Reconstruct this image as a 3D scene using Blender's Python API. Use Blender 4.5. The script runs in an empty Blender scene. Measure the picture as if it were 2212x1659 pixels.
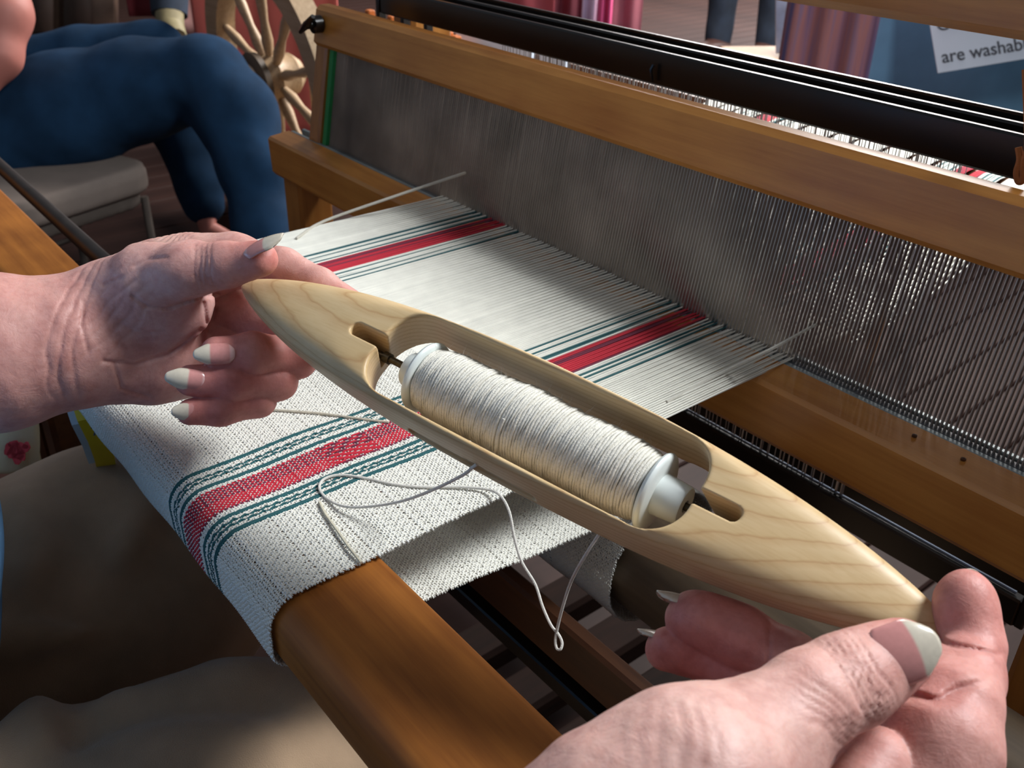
import bpy, math, random
import numpy as np
from mathutils import Matrix, Vector, noise as mnoise
random.seed(7); rng = np.random.default_rng(7)
SC = bpy.context.scene
COL = SC.collection

# ------------------------------------------------------------------ units
# loom units: cloth plane z = 0, x along the beater, y away from the weaver; 1 unit = S metres
S = 0.26
F = 2062.228; CX, CY = 1106.0, 829.5
RM = np.array([[0.62943887, 0.40030245, -0.6660065],
               [0.77675387, -0.30047545, 0.55350513],
               [0.02145086, -0.86572077, -0.5000674]])      # camera axes (right, down, forward) -> world
ZF = -2.5                                                    # floor height in units

# ------------------------------------------------------------------ camera
cam = bpy.data.cameras.new('camera'); camo = bpy.data.objects.new('camera', cam); COL.objects.link(camo)
m = Matrix.Identity(4)
for i in range(3):
    m[i][0] = RM[i][0]; m[i][1] = -RM[i][1]; m[i][2] = -RM[i][2]
m.translation = Vector((0, 0, S))
camo.matrix_world = m
cam.sensor_width = 36; cam.lens = F * 36 / 2212; cam.clip_start = 0.01; cam.clip_end = 60
SC.camera = camo
cam.dof.use_dof = True; cam.dof.focus_distance = .39; cam.dof.aperture_fstop = 26

# ------------------------------------------------------------------ light
SC.view_settings.view_transform = 'Standard'; SC.view_settings.look = 'None'
SC.view_settings.gamma = 1; SC.view_settings.use_curve_mapping = False
SC.view_settings.exposure = 0.0
W = bpy.data.worlds.new('world'); SC.world = W; W.use_nodes = True
W.node_tree.nodes['Background'].inputs[0].default_value = (0.80, 0.88, 1.0, 1)
W.node_tree.nodes['Background'].inputs[1].default_value = 0.17

def area(name, loc, target, sx, sy, power, col):
    l = bpy.data.lights.new(name, 'AREA'); l.shape = 'RECTANGLE'; l.size = sx; l.size_y = sy
    l.energy = power; l.color = col
    o = bpy.data.objects.new(name, l); COL.objects.link(o)
    o.location = Vector(loc) * S
    d = Vector(target) * S - o.location
    o.rotation_euler = d.to_track_quat('-Z', 'Y').to_euler()
    return o
area('window_daylight', (.9, 4.5, 4.7), (-1.2, 0.8, 0), 0.46, 0.46, 38, (0.93, 0.97, 1.0))
area('background_fill', (-8.5, 14, 6.5), (-9, 13, -2), 1.5, 1.5, 280, (1.0, 0.94, 0.9))  # unseen fill, added to lift the background
area('far_room_fill', (-15, 22, 6.5), (-15, 22, -2), 2.0, 2.0, 320, (1.0, 0.96, 0.95))  # second added fill, no visible source, brightens the far floor and wall
area('front_fill', (-2.5, -2.5, 5.0), (-1.5, 0.6, 0), 0.7, 0.7, .9, (1.0, 0.93, 0.88))  # weak front fill added from the weaver's side, no real lamp there

# ------------------------------------------------------------------ helpers
def lin(r, g=None, b=None):
    if g is None: r, g, b = r
    f = lambda c: (c / 255) / 12.92 if c / 255 <= 0.04045 else ((c / 255 + 0.055) / 1.055) ** 2.4
    return (f(r), f(g), f(b), 1)
def P(px, py, d):
    """pixel + distance along the view (0.3 per unit) -> world point in units"""
    q = np.array([(px - CX) / F * d, (py - CY) / F * d, d]) / .30
    return RM @ q + np.array([0, 0, 1.0])
def Pm(px, py, d): return P(px, py, d * .30 / S)          # same, distance in real metres
def ray(px, py): return RM @ np.array([(px - CX) / F, (py - CY) / F, 1.0])
def onz(px, py, z=0.0):
    d = ray(px, py); return np.array([0, 0, 1.0]) + d * ((z - 1) / d[2])
def ony(px, py, y):
    d = ray(px, py); return np.array([0, 0, 1.0]) + d * (y / d[1])
def c2w(q):
    """camera-space metres (n,3) -> world metres"""
    return np.asarray(q) @ RM.T + np.array([0, 0, S])

def tag(o, label=None, cat=None, group=None, kind=None):
    if label: o['label'] = label
    if cat: o['category'] = cat
    if group: o['group'] = group
    if kind: o['kind'] = kind
    return o
def empty(name, loc, label, cat, group=None):
    o = bpy.data.objects.new(name, None); COL.objects.link(o); o.location = Vector(loc) * S
    o.empty_display_size = 0.02
    return tag(o, label, cat, group)
def mesh_np(name, verts, faces, mat=None, smooth=True):
    me = bpy.data.meshes.new(name)
    v = np.ascontiguousarray(verts, dtype=np.float32); f = np.ascontiguousarray(faces, dtype=np.int32)
    k = f.shape[1]
    me.vertices.add(len(v)); me.vertices.foreach_set('co', v.ravel())
    me.loops.add(f.size); me.loops.foreach_set('vertex_index', f.ravel())
    me.polygons.add(len(f)); me.polygons.foreach_set('loop_start', np.arange(0, f.size, k, dtype=np.int32))
    me.polygons.foreach_set('loop_total', np.full(len(f), k, dtype=np.int32))
    me.polygons.foreach_set('use_smooth', np.full(len(f), smooth))
    me.update(calc_edges=True)
    if mat is not None: me.materials.append(mat)
    return me
def set_color(me, cols, name='tint'):
    a = me.color_attributes.new(name, 'FLOAT_COLOR', 'POINT')
    c = np.ones((len(me.vertices), 4), dtype=np.float32); c[:, :3] = np.asarray(cols)[:, :3]
    a.data.foreach_set('color', c.ravel())
def link(me, name, parent=None, world=None):
    o = bpy.data.objects.new(name, me); COL.objects.link(o)
    if world is not None: o.matrix_world = world
    if parent is not None:
        o.parent = parent; bpy.context.view_layer.update() if False else None
        o.matrix_parent_inverse = parent_matrix(parent).inverted()
    return o
def parent_matrix(p):
    mt = p.matrix_basis.copy()
    if p.parent is not None: mt = parent_matrix(p.parent) @ p.matrix_parent_inverse @ mt
    return mt

class MB:
    """collects shapes in unit coordinates, links them as one mesh object in metres"""
    def __init__(s): s.v = []; s.f = []
    def add(s, vs, fs):
        n = len(s.v); s.v.extend([tuple(x) for x in vs]); s.f.extend([tuple(i + n for i in q) for q in fs])
    def box(s, lo, hi, bev=0.0, mat=None):
        """box with chamfered edges"""
        lo = np.array(lo, float); hi = np.array(hi, float)
        b = min(bev, 0.45 * min(hi - lo)) if bev else 0
        if not b:
            vs = [(x, y, z) for z in (lo[2], hi[2]) for y in (lo[1], hi[1]) for x in (lo[0], hi[0])]
            fs = [(0, 2, 3, 1), (4, 5, 7, 6), (0, 1, 5, 4), (2, 6, 7, 3), (0, 4, 6, 2), (1, 3, 7, 5)]
            if mat is not None: vs = [mat(np.array(v)) for v in vs]
            s.add(vs, fs); return
        vs = []; idx = {}
        for sx in (0, 1):
            for sy in (0, 1):
                for sz in (0, 1):
                    c = np.array([(lo, hi)[sx][0], (lo, hi)[sy][1], (lo, hi)[sz][2]])
                    ins = np.array([b * (1 - 2 * sx), b * (1 - 2 * sy), b * (1 - 2 * sz)])
                    for a in range(3):
                        p = c + ins; p[a] = c[a]; idx[(sx, sy, sz, a)] = len(vs); vs.append(p)
        g = lambda *k: idx[k]
        fs = []
        for a in range(3):
            o = [i for i in range(3) if i != a]
            for e in (0, 1):
                q = []
                for (u, w) in ((0, 0), (1, 0), (1, 1), (0, 1)):
                    k = [0, 0, 0]; k[a] = e; k[o[0]] = u; k[o[1]] = w; q.append(g(*k, a))
                if (e == 0) == (a != 1): q = q[::-1]
                fs.append(q)
        for a in range(3):            # edges along axis a
            o = [i for i in range(3) if i != a]
            for u in (0, 1):
                for w in (0, 1):
                    k0 = [0, 0, 0]; k0[o[0]] = u; k0[o[1]] = w; k1 = list(k0); k1[a] = 1
                    fs.append([g(*k0, o[0]), g(*k1, o[0]), g(*k1, o[1]), g(*k0, o[1])])
        for sx in (0, 1):
            for sy in (0, 1):
                for sz in (0, 1): fs.append([g(sx, sy, sz, 0), g(sx, sy, sz, 1), g(sx, sy, sz, 2)])
        if mat is not None: vs = [mat(np.array(v)) for v in vs]
        s.add(vs, fs)
    def tube(s, pts, r, n=8, cap=True, flat=1.0):
        pts = [np.array(p, float) for p in pts]; m_ = len(pts)
        rr = r if hasattr(r, '__len__') else [r] * m_
        t0 = pts[1] - pts[0]; t0 /= np.linalg.norm(t0) + 1e-12
        u = np.cross(t0, [0, 0, 1.0]);
        if np.linalg.norm(u) < 1e-3: u = np.cross(t0, [0, 1.0, 0])
        u /= np.linalg.norm(u); vs = []; fs = []
        for i, p in enumerate(pts):
            t = pts[min(i + 1, m_ - 1)] - pts[max(i - 1, 0)]; t /= np.linalg.norm(t) + 1e-12
            u = u - np.dot(u, t) * t; u /= np.linalg.norm(u) + 1e-12; w = np.cross(t, u)
            for k in range(n):
                a = 2 * math.pi * k / n
                vs.append(p + rr[i] * (math.cos(a) * u + flat * math.sin(a) * w))
        for i in range(m_ - 1):
            for k in range(n):
                fs.append((i * n + k, i * n + (k + 1) % n, (i + 1) * n + (k + 1) % n, (i + 1) * n + k))
        if cap:
            fs.append(tuple(range(n))[::-1]); fs.append(tuple((m_ - 1) * n + k for k in range(n)))
        s.add(vs, fs)
    def lathe(s, prof, origin, axis, n=48, u=None):
        """prof: (along, radius)"""
        ax = np.array(axis, float); ax /= np.linalg.norm(ax)
        if u is None: u = np.cross(ax, [0, 0, 1.0]) if abs(ax[2]) < .9 else np.cross(ax, [0, 1.0, 0])
        u = u / np.linalg.norm(u); w = np.cross(ax, u); o = np.array(origin, float)
        vs = []; fs = []
        for (a, r) in prof:
            for k in range(n):
                t = 2 * math.pi * k / n; vs.append(o + ax * a + r * (math.cos(t) * u + math.sin(t) * w))
        for i in range(len(prof) - 1):
            for k in range(n):
                fs.append((i * n + k, i * n + (k + 1) % n, (i + 1) * n + (k + 1) % n, (i + 1) * n + k))
        s.add(vs, fs)
    def build(s, name, mat, parent=None, smooth=False, scale=None, subsurf=0):
        me = bpy.data.meshes.new(name)
        k = S if scale is None else scale
        me.from_pydata([tuple(float(c) * k for c in v) for v in s.v], [], s.f)
        import bmesh
        bm = bmesh.new(); bm.from_mesh(me); bmesh.ops.recalc_face_normals(bm, faces=bm.faces); bm.to_mesh(me); bm.free()
        for p in me.polygons: p.use_smooth = smooth
        if smooth == 'auto' or smooth is True:
            try: me.set_sharp_from_angle(angle=math.radians(40))
            except Exception: pass
        me.update(); me.materials.append(mat)
        o = link(me, name, parent)
        if subsurf:
            md = o.modifiers.new('s', 'SUBSURF'); md.levels = subsurf; md.render_levels = subsurf
        return o

def obox(c, ax, hl):
    """oriented box transform: axes ax (3 rows), centre c; use with MB.box(mat=...)"""
    c = np.array(c, float); A = np.array(ax, float)
    return lambda v: c + v[0] * A[0] + v[1] * A[1] + v[2] * A[2]

# ------------------------------------------------------------------ implicit surfaces
def surface_nets(f, lo, hi, h, name, mat, refine=1):
    """f(points (n,3)) -> signed distance; coordinates metres"""
    lo = np.array(lo, float); hi = np.array(hi, float)
    if hasattr(h, '__len__'):            # graded grid: coarse cells below gx in x, above gy in y
        h, gx, gy = h
        def axis(a_, b_, lo_c, hi_c):
            c_ = [a_]; 
            while c_[-1] < b_: c_.append(c_[-1] + (h * 4 if (c_[-1] < lo_c or c_[-1] > hi_c) else h))
            return np.array(c_)
        xs = [axis(lo[0], hi[0], gx, 9), axis(lo[1], hi[1], -9, gy if gy > -8 else 9), axis(lo[2], hi[2], -9, 9)]
        n = np.array([len(x_) for x_ in xs])
    else:
        n = np.ceil((hi - lo) / h).astype(int) + 1
        xs = [lo[i] + h * np.arange(n[i]) for i in range(3)]
    V = np.empty(n, np.float32)
    BS = 6; nb = [-(-int(k) // BS) for k in n]            # skip blocks far from the surface
    cc = [np.array([(x_[k * BS] + x_[min((k + 1) * BS, len(x_)) - 1]) / 2 for k in range(nb_)]) for x_, nb_ in zip(xs, nb)]
    hs = [np.array([(x_[min((k + 1) * BS, len(x_)) - 1] - x_[k * BS]) / 2 for k in range(nb_)]) for x_, nb_ in zip(xs, nb)]
    BX, BY, BZ = np.meshgrid(*cc, indexing='ij'); HX, HY, HZ = np.meshgrid(*hs, indexing='ij')
    dc = f(np.stack([BX.ravel(), BY.ravel(), BZ.ravel()], 1)).reshape(BX.shape); hd = np.sqrt(HX ** 2 + HY ** 2 + HZ ** 2)
    near = np.abs(dc) < hd * 1.9 + h * 2.5
    full = np.repeat(np.repeat(np.repeat(dc, BS, 0), BS, 1), BS, 2)[:n[0], :n[1], :n[2]]; V[:] = full
    nm = np.repeat(np.repeat(np.repeat(near, BS, 0), BS, 1), BS, 2)[:n[0], :n[1], :n[2]]; ids = np.argwhere(nm)
    for i in range(0, len(ids), 500000):
        q_ = ids[i:i + 500000]; V[tuple(q_.T)] = f(np.stack([xs[a][q_[:, a]] for a in range(3)], 1))
    sg = V < 0
    cs = tuple(n - 1)
    acc = np.zeros(cs + (3,), np.float32); cnt = np.zeros(cs, np.int16)
    for a in range(3):
        sl0 = [slice(None)] * 3; sl1 = [slice(None)] * 3; sl0[a] = slice(0, -1); sl1[a] = slice(1, None)
        A = V[tuple(sl0)]; B = V[tuple(sl1)]; cr = sg[tuple(sl0)] != sg[tuple(sl1)]
        t = np.where(cr, A / np.where(np.abs(A - B) < 1e-12, 1, A - B), 0)
        o = [i for i in range(3) if i != a]
        for du in (0, 1):
            for dv in (0, 1):
                s_ = [slice(None)] * 3
                s_[o[0]] = slice(du, du + cs[o[0]]); s_[o[1]] = slice(dv, dv + cs[o[1]])
                c_ = cr[tuple(s_)]; t_ = t[tuple(s_)]
                cnt += c_
                acc[..., a] += np.where(c_, t_, 0); acc[..., o[0]] += c_ * du; acc[..., o[1]] += c_ * dv
    act = cnt > 0; idx = -np.ones(cs, np.int64); idx[act] = np.arange(act.sum())
    ijk = np.argwhere(act); fr = acc[act] / cnt[act][:, None]
    pos = np.stack([xs[a][ijk[:, a]] + fr[:, a] * (xs[a][np.minimum(ijk[:, a] + 1, n[a] - 1)] - xs[a][ijk[:, a]]) for a in range(3)], 1)
    quads = []
    for a in range(3):
        o = [(a + 1) % 3, (a + 2) % 3]
        sl0 = [slice(None)] * 3; sl1 = [slice(None)] * 3; sl0[a] = slice(0, -1); sl1[a] = slice(1, None)
        cr = sg[tuple(sl0)] != sg[tuple(sl1)]; ss = sg[tuple(sl0)]
        e = np.argwhere(cr); e = e[(e[:, o[0]] > 0) & (e[:, o[1]] > 0) & (e[:, o[0]] < cs[o[0]]) & (e[:, o[1]] < cs[o[1]])]
        inside = ss[tuple(e.T)]
        def g(du, dv):
            q = e.copy(); q[:, o[0]] -= du; q[:, o[1]] -= dv; return idx[tuple(q.T)]
        q = np.stack([g(1, 1), g(0, 1), g(0, 0), g(1, 0)], 1)
        q[~inside] = q[~inside][:, ::-1]
        quads.append(q)
    q = np.concatenate(quads); q = q[(q >= 0).all(1)]
    for _ in range(refine):
        e = h * .25; g = np.empty_like(pos)
        for a in range(3):
            d = np.zeros(3); d[a] = e; g[:, a] = (f(pos + d) - f(pos - d)) / (2 * e)
        v0 = f(pos); gg = (g * g).sum(1) + 1e-9
        st = -(v0 / gg)[:, None] * g; L = np.linalg.norm(st, axis=1, keepdims=True)
        st *= np.minimum(1, h * .6 / np.maximum(L, 1e-9)); pos = pos + st
    return pos, q
def smin(a, b, k):
    h = np.clip(0.5 + 0.5 * (b - a) / k, 0, 1)
    return b + (a - b) * h - k * h * (1 - h)
def cap(p, a, b, ra, rb):
    a = np.asarray(a); b = np.asarray(b); ba = b - a
    pa = p - a; t = np.clip(pa @ ba / (ba @ ba + 1e-12), 0, 1)
    return np.linalg.norm(pa - t[:, None] * ba, axis=1) - (ra + (rb - ra) * t)
def chain(p, js, k=0.003):
    d = None
    for (a, ra), (b, rb) in zip(js[:-1], js[1:]):
        e = cap(p, a, b, ra, rb); d = e if d is None else smin(d, e, k)
    return d
def ell(p, c, r, ax=None):
    q = p - np.asarray(c)
    if ax is not None: q = q @ np.asarray(ax).T
    r = np.asarray(r, float); k0 = np.linalg.norm(q / r, axis=1); k1 = np.linalg.norm(q / (r * r), axis=1)
    return k0 * (k0 - 1) / np.maximum(k1, 1e-9)
def J(px, py, d, rpx):
    """joint in camera space metres from pixel, distance and on-screen radius"""
    return (np.array([(px - CX) / F * d, (py - CY) / F * d, d]), rpx * d / F)
def nz(p, f, seed=0.0):
    """cheap smooth vector noise from sines"""
    x, y, z = p[:, 0] * f + seed, p[:, 1] * f + 1.7 * seed, p[:, 2] * f - seed
    return (np.sin(x + 1.3 * np.sin(y * .9 + z)) + np.sin(y * 1.1 + 1.7 * np.sin(z * .8 + x)) + np.sin(z * 1.2 + 1.1 * np.sin(x * 1.1 - y))) / 3

# ------------------------------------------------------------------ materials
def new_mat(name):
    m_ = bpy.data.materials.new(name); m_.use_nodes = True; nt = m_.node_tree
    return m_, nt, nt.nodes['Principled BSDF']
def N(nt, t, **kw):
    n = nt.nodes.new(t)
    for k, v in kw.items():
        if k in n.inputs: n.inputs[k].default_value = v
        else: setattr(n, k, v)
    return n
def ramp(nt, fac, stops):
    r = nt.nodes.new('ShaderNodeValToRGB'); cr = r.color_ramp
    while len(cr.elements) < len(stops): cr.elements.new(0.5)
    for e, (p_, c_) in zip(cr.elements, stops): e.position = p_; e.color = c_
    nt.links.new(fac, r.inputs[0]); return r.outputs[0]
def plain(name, rgb, rough=.6, metal=0, var=.12, scale=30, bump=.0, bscale=300, spec=.5, coat=0, sheen=0):
    m_, nt, b = new_mat(name); c = lin(rgb)
    tc = N(nt, 'ShaderNodeTexCoord'); no = N(nt, 'ShaderNodeTexNoise', Scale=scale, Detail=4.0)
    nt.links.new(tc.outputs['Object'], no.inputs['Vector'])
    lo_ = tuple(x * (1 - var) for x in c[:3]) + (1,); hi_ = tuple(min(1, x * (1 + var)) for x in c[:3]) + (1,)
    nt.links.new(ramp(nt, no.outputs[0], [(.3, lo_), (.7, hi_)]), b.inputs['Base Color'])
    b.inputs['Roughness'].default_value = rough; b.inputs['Metallic'].default_value = metal
    b.inputs['Specular IOR Level'].default_value = spec; b.inputs['Coat Weight'].default_value = coat
    b.inputs['Sheen Weight'].default_value = sheen
    if bump:
        n2 = N(nt, 'ShaderNodeTexNoise', Scale=bscale, Detail=5.0); nt.links.new(tc.outputs['Object'], n2.inputs['Vector'])
        bp = N(nt, 'ShaderNodeBump', Strength=bump, Distance=.001)
        nt.links.new(n2.outputs[0], bp.inputs['Height']); nt.links.new(bp.outputs[0], b.inputs['Normal'])
    return m_
def wood(name, c1, c2, axis=0, rough=.35, scale=14, coat=.0, dark=None, streak=22):
    """varnished wood, grain running along axis"""
    m_, nt, b = new_mat(name)
    tc = N(nt, 'ShaderNodeTexCoord'); mp = N(nt, 'ShaderNodeMapping')
    sc = [streak * 6] * 3; sc[axis] = streak * .35; mp.inputs['Scale'].default_value = sc
    nt.links.new(tc.outputs['Object'], mp.inputs['Vector'])
    n1 = N(nt, 'ShaderNodeTexNoise', Scale=1.0, Detail=6.0, Roughness=.65); nt.links.new(mp.outputs[0], n1.inputs['Vector'])
    n2 = N(nt, 'ShaderNodeTexNoise', Scale=float(scale), Detail=3.0); nt.links.new(tc.outputs['Object'], n2.inputs['Vector'])
    mx = N(nt, 'ShaderNodeMath', operation='MULTIPLY_ADD'); mx.inputs[1].default_value = .45
    nt.links.new(n2.outputs[0], mx.inputs[0])
    m2 = N(nt, 'ShaderNodeMath', operation='MULTIPLY'); m2.inputs[1].default_value = .55; nt.links.new(n1.outputs[0], m2.inputs[0])
    nt.links.new(m2.outputs[0], mx.inputs[2])
    st = [(.36, lin(c1)), (.66, lin(c2))]
    if dark: st = [(.30, lin(dark))] + st
    nt.links.new(ramp(nt, mx.outputs[0], st), b.inputs['Base Color'])
    b.inputs['Roughness'].default_value = rough; b.inputs['Coat Weight'].default_value = coat; b.inputs['Coat Roughness'].default_value = .2
    bp = N(nt, 'ShaderNodeBump', Strength=.12, Distance=.0006)
    nt.links.new(n1.outputs[0], bp.inputs['Height']); nt.links.new(bp.outputs[0], b.inputs['Normal'])
    return m_
def attr_mat(name, rough=.8, sheen=0, bump=0, bscale=2500, metal=0, mult=None):
    m_, nt, b = new_mat(name); a = N(nt, 'ShaderNodeAttribute', attribute_name='tint')
    src = a.outputs['Color']
    tc = N(nt, 'ShaderNodeTexCoord'); no = N(nt, 'ShaderNodeTexNoise', Scale=float(mult or 60), Detail=4.0)
    nt.links.new(tc.outputs['Object'], no.inputs['Vector'])
    mr = N(nt, 'ShaderNodeMapRange'); mr.inputs['To Min'].default_value = .86; mr.inputs['To Max'].default_value = 1.1
    nt.links.new(no.outputs[0], mr.inputs['Value'])
    vm = N(nt, 'ShaderNodeVectorMath', operation='SCALE'); nt.links.new(src, vm.inputs[0]); nt.links.new(mr.outputs[0], vm.inputs['Scale'])
    nt.links.new(vm.outputs[0], b.inputs['Base Color'])
    b.inputs['Roughness'].default_value = rough; b.inputs['Sheen Weight'].default_value = sheen; b.inputs['Metallic'].default_value = metal
    if bump:
        n2 = N(nt, 'ShaderNodeTexNoise', Scale=float(bscale), Detail=3.0); nt.links.new(tc.outputs['Object'], n2.inputs['Vector'])
        bp = N(nt, 'ShaderNodeBump', Strength=bump, Distance=.0005)
        nt.links.new(n2.outputs[0], bp.inputs['Height']); nt.links.new(bp.outputs[0], b.inputs['Normal'])
    return m_
def skin_mat(name):
    m_, nt, b = new_mat(name); a = N(nt, 'ShaderNodeAttribute', attribute_name='tint')
    tc = N(nt, 'ShaderNodeTexCoord')
    n1 = N(nt, 'ShaderNodeTexNoise', Scale=70.0, Detail=5.0, Roughness=.6); nt.links.new(tc.outputs['Object'], n1.inputs['Vector'])
    n2 = N(nt, 'ShaderNodeTexNoise', Scale=420.0, Detail=3.0); nt.links.new(tc.outputs['Object'], n2.inputs['Vector'])
    mot = ramp(nt, n1.outputs[0], [(.32, (.80, .72, .72, 1)), (.5, (1, 1, 1, 1)), (.7, (1.0, 1.06, 1.05, 1))])
    spk = ramp(nt, n2.outputs[0], [(.3, (.90, .84, .82, 1)), (.6, (1, 1, 1, 1))])
    m1 = N(nt, 'ShaderNodeMix', data_type='RGBA', blend_type='MULTIPLY'); m1.inputs['Factor'].default_value = 1
    nt.links.new(a.outputs['Color'], m1.inputs[6]); nt.links.new(mot, m1.inputs[7])
    m2 = N(nt, 'ShaderNodeMix', data_type='RGBA', blend_type='MULTIPLY'); m2.inputs['Factor'].default_value = .8
    nt.links.new(m1.outputs[2], m2.inputs[6]); nt.links.new(spk, m2.inputs[7])
    nt.links.new(m2.outputs[2], b.inputs['Base Color'])
    b.inputs['Roughness'].default_value = .48; b.inputs['Specular IOR Level'].default_value = .4
    b.inputs['Subsurface Weight'].default_value = .3; b.inputs['Subsurface Radius'].default_value = (.006, .0025, .0015)
    b.inputs['Subsurface Scale'].default_value = 1.0
    vo = N(nt, 'ShaderNodeTexVoronoi', Scale=900.0); nt.links.new(tc.outputs['Object'], vo.inputs['Vector'])
    n3 = N(nt, 'ShaderNodeTexNoise', Scale=160.0, Detail=6.0, Roughness=.7, Distortion=1.2); nt.links.new(tc.outputs['Object'], n3.inputs['Vector'])
    ad = N(nt, 'ShaderNodeMath', operation='MULTIPLY_ADD'); ad.inputs[1].default_value = .12
    nt.links.new(vo.outputs[0], ad.inputs[0]); nt.links.new(n3.outputs[0], ad.inputs[2])
    bp = N(nt, 'ShaderNodeBump', Strength=.34, Distance=.0010)
    nt.links.new(ad.outputs[0], bp.inputs['Height']); nt.links.new(bp.outputs[0], b.inputs['Normal'])
    return m_
def maple(name):
    """pale maple: growth rings around a tilted heart, seen as cathedral arcs on the curved ends"""
    m_, nt, b = new_mat(name)
    tc = N(nt, 'ShaderNodeTexCoord'); mp = N(nt, 'ShaderNodeMapping')
    mp.inputs['Location'].default_value = (0, .012, .055); mp.inputs['Rotation'].default_value = (.1, .16, .06)
    mp.inputs['Scale'].default_value = (.42, 1, 1)
    nt.links.new(tc.outputs['Object'], mp.inputs['Vector'])
    wv = N(nt, 'ShaderNodeTexWave', wave_type='RINGS', rings_direction='X', wave_profile='SAW')
    wv.inputs['Scale'].default_value = 130; wv.inputs['Distortion'].default_value = 1.2; wv.inputs['Detail'].default_value = 2; wv.inputs['Detail Scale'].default_value = 1.2
    nt.links.new(mp.outputs[0], wv.inputs['Vector'])
    mp2 = N(nt, 'ShaderNodeMapping'); mp2.inputs['Scale'].default_value = (60, 900, 900); nt.links.new(tc.outputs['Object'], mp2.inputs['Vector'])
    n1 = N(nt, 'ShaderNodeTexNoise', Scale=1.0, Detail=3.0); nt.links.new(mp2.outputs[0], n1.inputs['Vector'])
    n2 = N(nt, 'ShaderNodeTexNoise', Scale=26.0, Detail=3.0); nt.links.new(tc.outputs['Object'], n2.inputs['Vector'])
    base = ramp(nt, wv.outputs['Fac'], [(0, lin(196, 162, 118)), (.10, lin(210, 182, 138)), (.6, lin(214, 187, 145)), (.93, lin(206, 175, 132)), (1, lin(190, 153, 110))])
    fl = ramp(nt, n1.outputs[0], [(.3, (.90, .86, .80, 1)), (.55, (1, 1, 1, 1))])
    cl = ramp(nt, n2.outputs[0], [(.3, (.93, .88, .80, 1)), (.7, (1.03, 1.02, 1.0, 1))])
    m1 = N(nt, 'ShaderNodeMix', data_type='RGBA', blend_type='MULTIPLY'); m1.inputs['Factor'].default_value = .6
    nt.links.new(base, m1.inputs[6]); nt.links.new(fl, m1.inputs[7])
    m2 = N(nt, 'ShaderNodeMix', data_type='RGBA', blend_type='MULTIPLY'); m2.inputs['Factor'].default_value = .9
    nt.links.new(m1.outputs[2], m2.inputs[6]); nt.links.new(cl, m2.inputs[7])
    nt.links.new(m2.outputs[2], b.inputs['Base Color'])
    b.inputs['Roughness'].default_value = .42; b.inputs['Specular IOR Level'].default_value = .35
    bp = N(nt, 'ShaderNodeBump', Strength=.06, Distance=.0003)
    nt.links.new(n1.outputs[0], bp.inputs['Height']); nt.links.new(bp.outputs[0], b.inputs['Normal'])
    return m_

M = {}
def mkcol(name, rgb, **k):
    if name not in M: M[name] = plain(name, rgb, **k)
    return M[name]
M['beam'] = wood('honey_brown_varnish', (122, 68, 22), (172, 106, 42), 0, .55, 18, .0, dark=(92, 50, 18)); M['beam'].node_tree.nodes['Principled BSDF'].inputs['Specular IOR Level'].default_value = .3
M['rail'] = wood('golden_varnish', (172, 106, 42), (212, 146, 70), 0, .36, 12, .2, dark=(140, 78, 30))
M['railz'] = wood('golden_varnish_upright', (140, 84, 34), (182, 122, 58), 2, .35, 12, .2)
M['darkwood'] = wood('dark_stained_wood', (62, 34, 18), (96, 56, 28), 0, .45, 12, 0)
M['darkwoody'] = wood('dark_stained_wood_lengthwise', (46, 26, 16), (84, 48, 26), 1, .4, 12, .1)
M['treadle'] = wood('shade_darkened_treadle_wood', (20, 11, 8), (36, 20, 14), 1, .8, 12, 0); M['treadle'].node_tree.nodes['Principled BSDF'].inputs['Specular IOR Level'].default_value = .1  # wood colour darkened to stand for the shade under the loom
M['black'] = plain('black_enamel', (16, 13, 12), .28, 0, .2, 40, spec=.6)
M['rod'] = plain('grey_black_steel', (52, 48, 46), .45, .6, .2, 60)
M['steel'] = plain('reed_steel', (154, 148, 143), .34, .7, .2, 22)
M['heddle'] = plain('heddle_steel', (196, 196, 200), .32, .8, .2, 120)
M['galv'] = plain('galvanised_strip', (140, 150, 152), .5, .5, .12, 60)
M['green'] = plain('green_tape', (22, 128, 66), .5, 0, .1, 60)
M['maple'] = maple('pale_maple')
M['spindle'] = plain('dull_steel_spindle', (92, 84, 68), .38, .85, .3, 500)
M['plastic'] = plain('white_plastic', (222, 228, 224), .35, 0, .03, 40, spec=.5)
M['yarn'] = attr_mat('cotton_yarn', .95, .1, .9, 3000, mult=900); M['yarn'].node_tree.nodes['Principled BSDF'].inputs['Specular IOR Level'].default_value = .12
M['cloth'] = attr_mat('woven_cotton', .9, .15, .35, 4000, mult=500)
M['warp'] = attr_mat('warp_cotton', .7, .1, .2, 4000, mult=90)
M['skin'] = skin_mat('skin')
M['nail'] = attr_mat('fingernail', .22, 0, 0, mult=700)
M['nail'].node_tree.nodes['Principled BSDF'].inputs['Coat Weight'].default_value = .4
M['khaki'] = plain('brown_twill', (164, 136, 108), .9, 0, .18, 25, .5, 1600, sheen=.3)
M['denim'] = plain('blue_denim', (24, 50, 76), .95, 0, .25, 14, .5, 900, spec=.15)
M['denim_dark'] = plain('dark_denim', (30, 42, 58), .9, 0, .25, 20, .3, 900)
M['shirt'] = plain('pale_blue_cotton', (96, 148, 196), .85, 0, .08, 20, .3, 1200)
M['bgskin'] = plain('plain_skin', (180, 112, 100), .6, 0, .08, 20)
M['cushion'] = plain('grey_cushion', (118, 106, 98), .85, 0, .08, 20)
M['leather'] = plain('brown_shoe_leather', (50, 28, 22), .45, 0, .2, 40)
M['wheel'] = wood('pale_ash', (168, 140, 106), (206, 180, 146), 0, .5, 6, 0)
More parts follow.
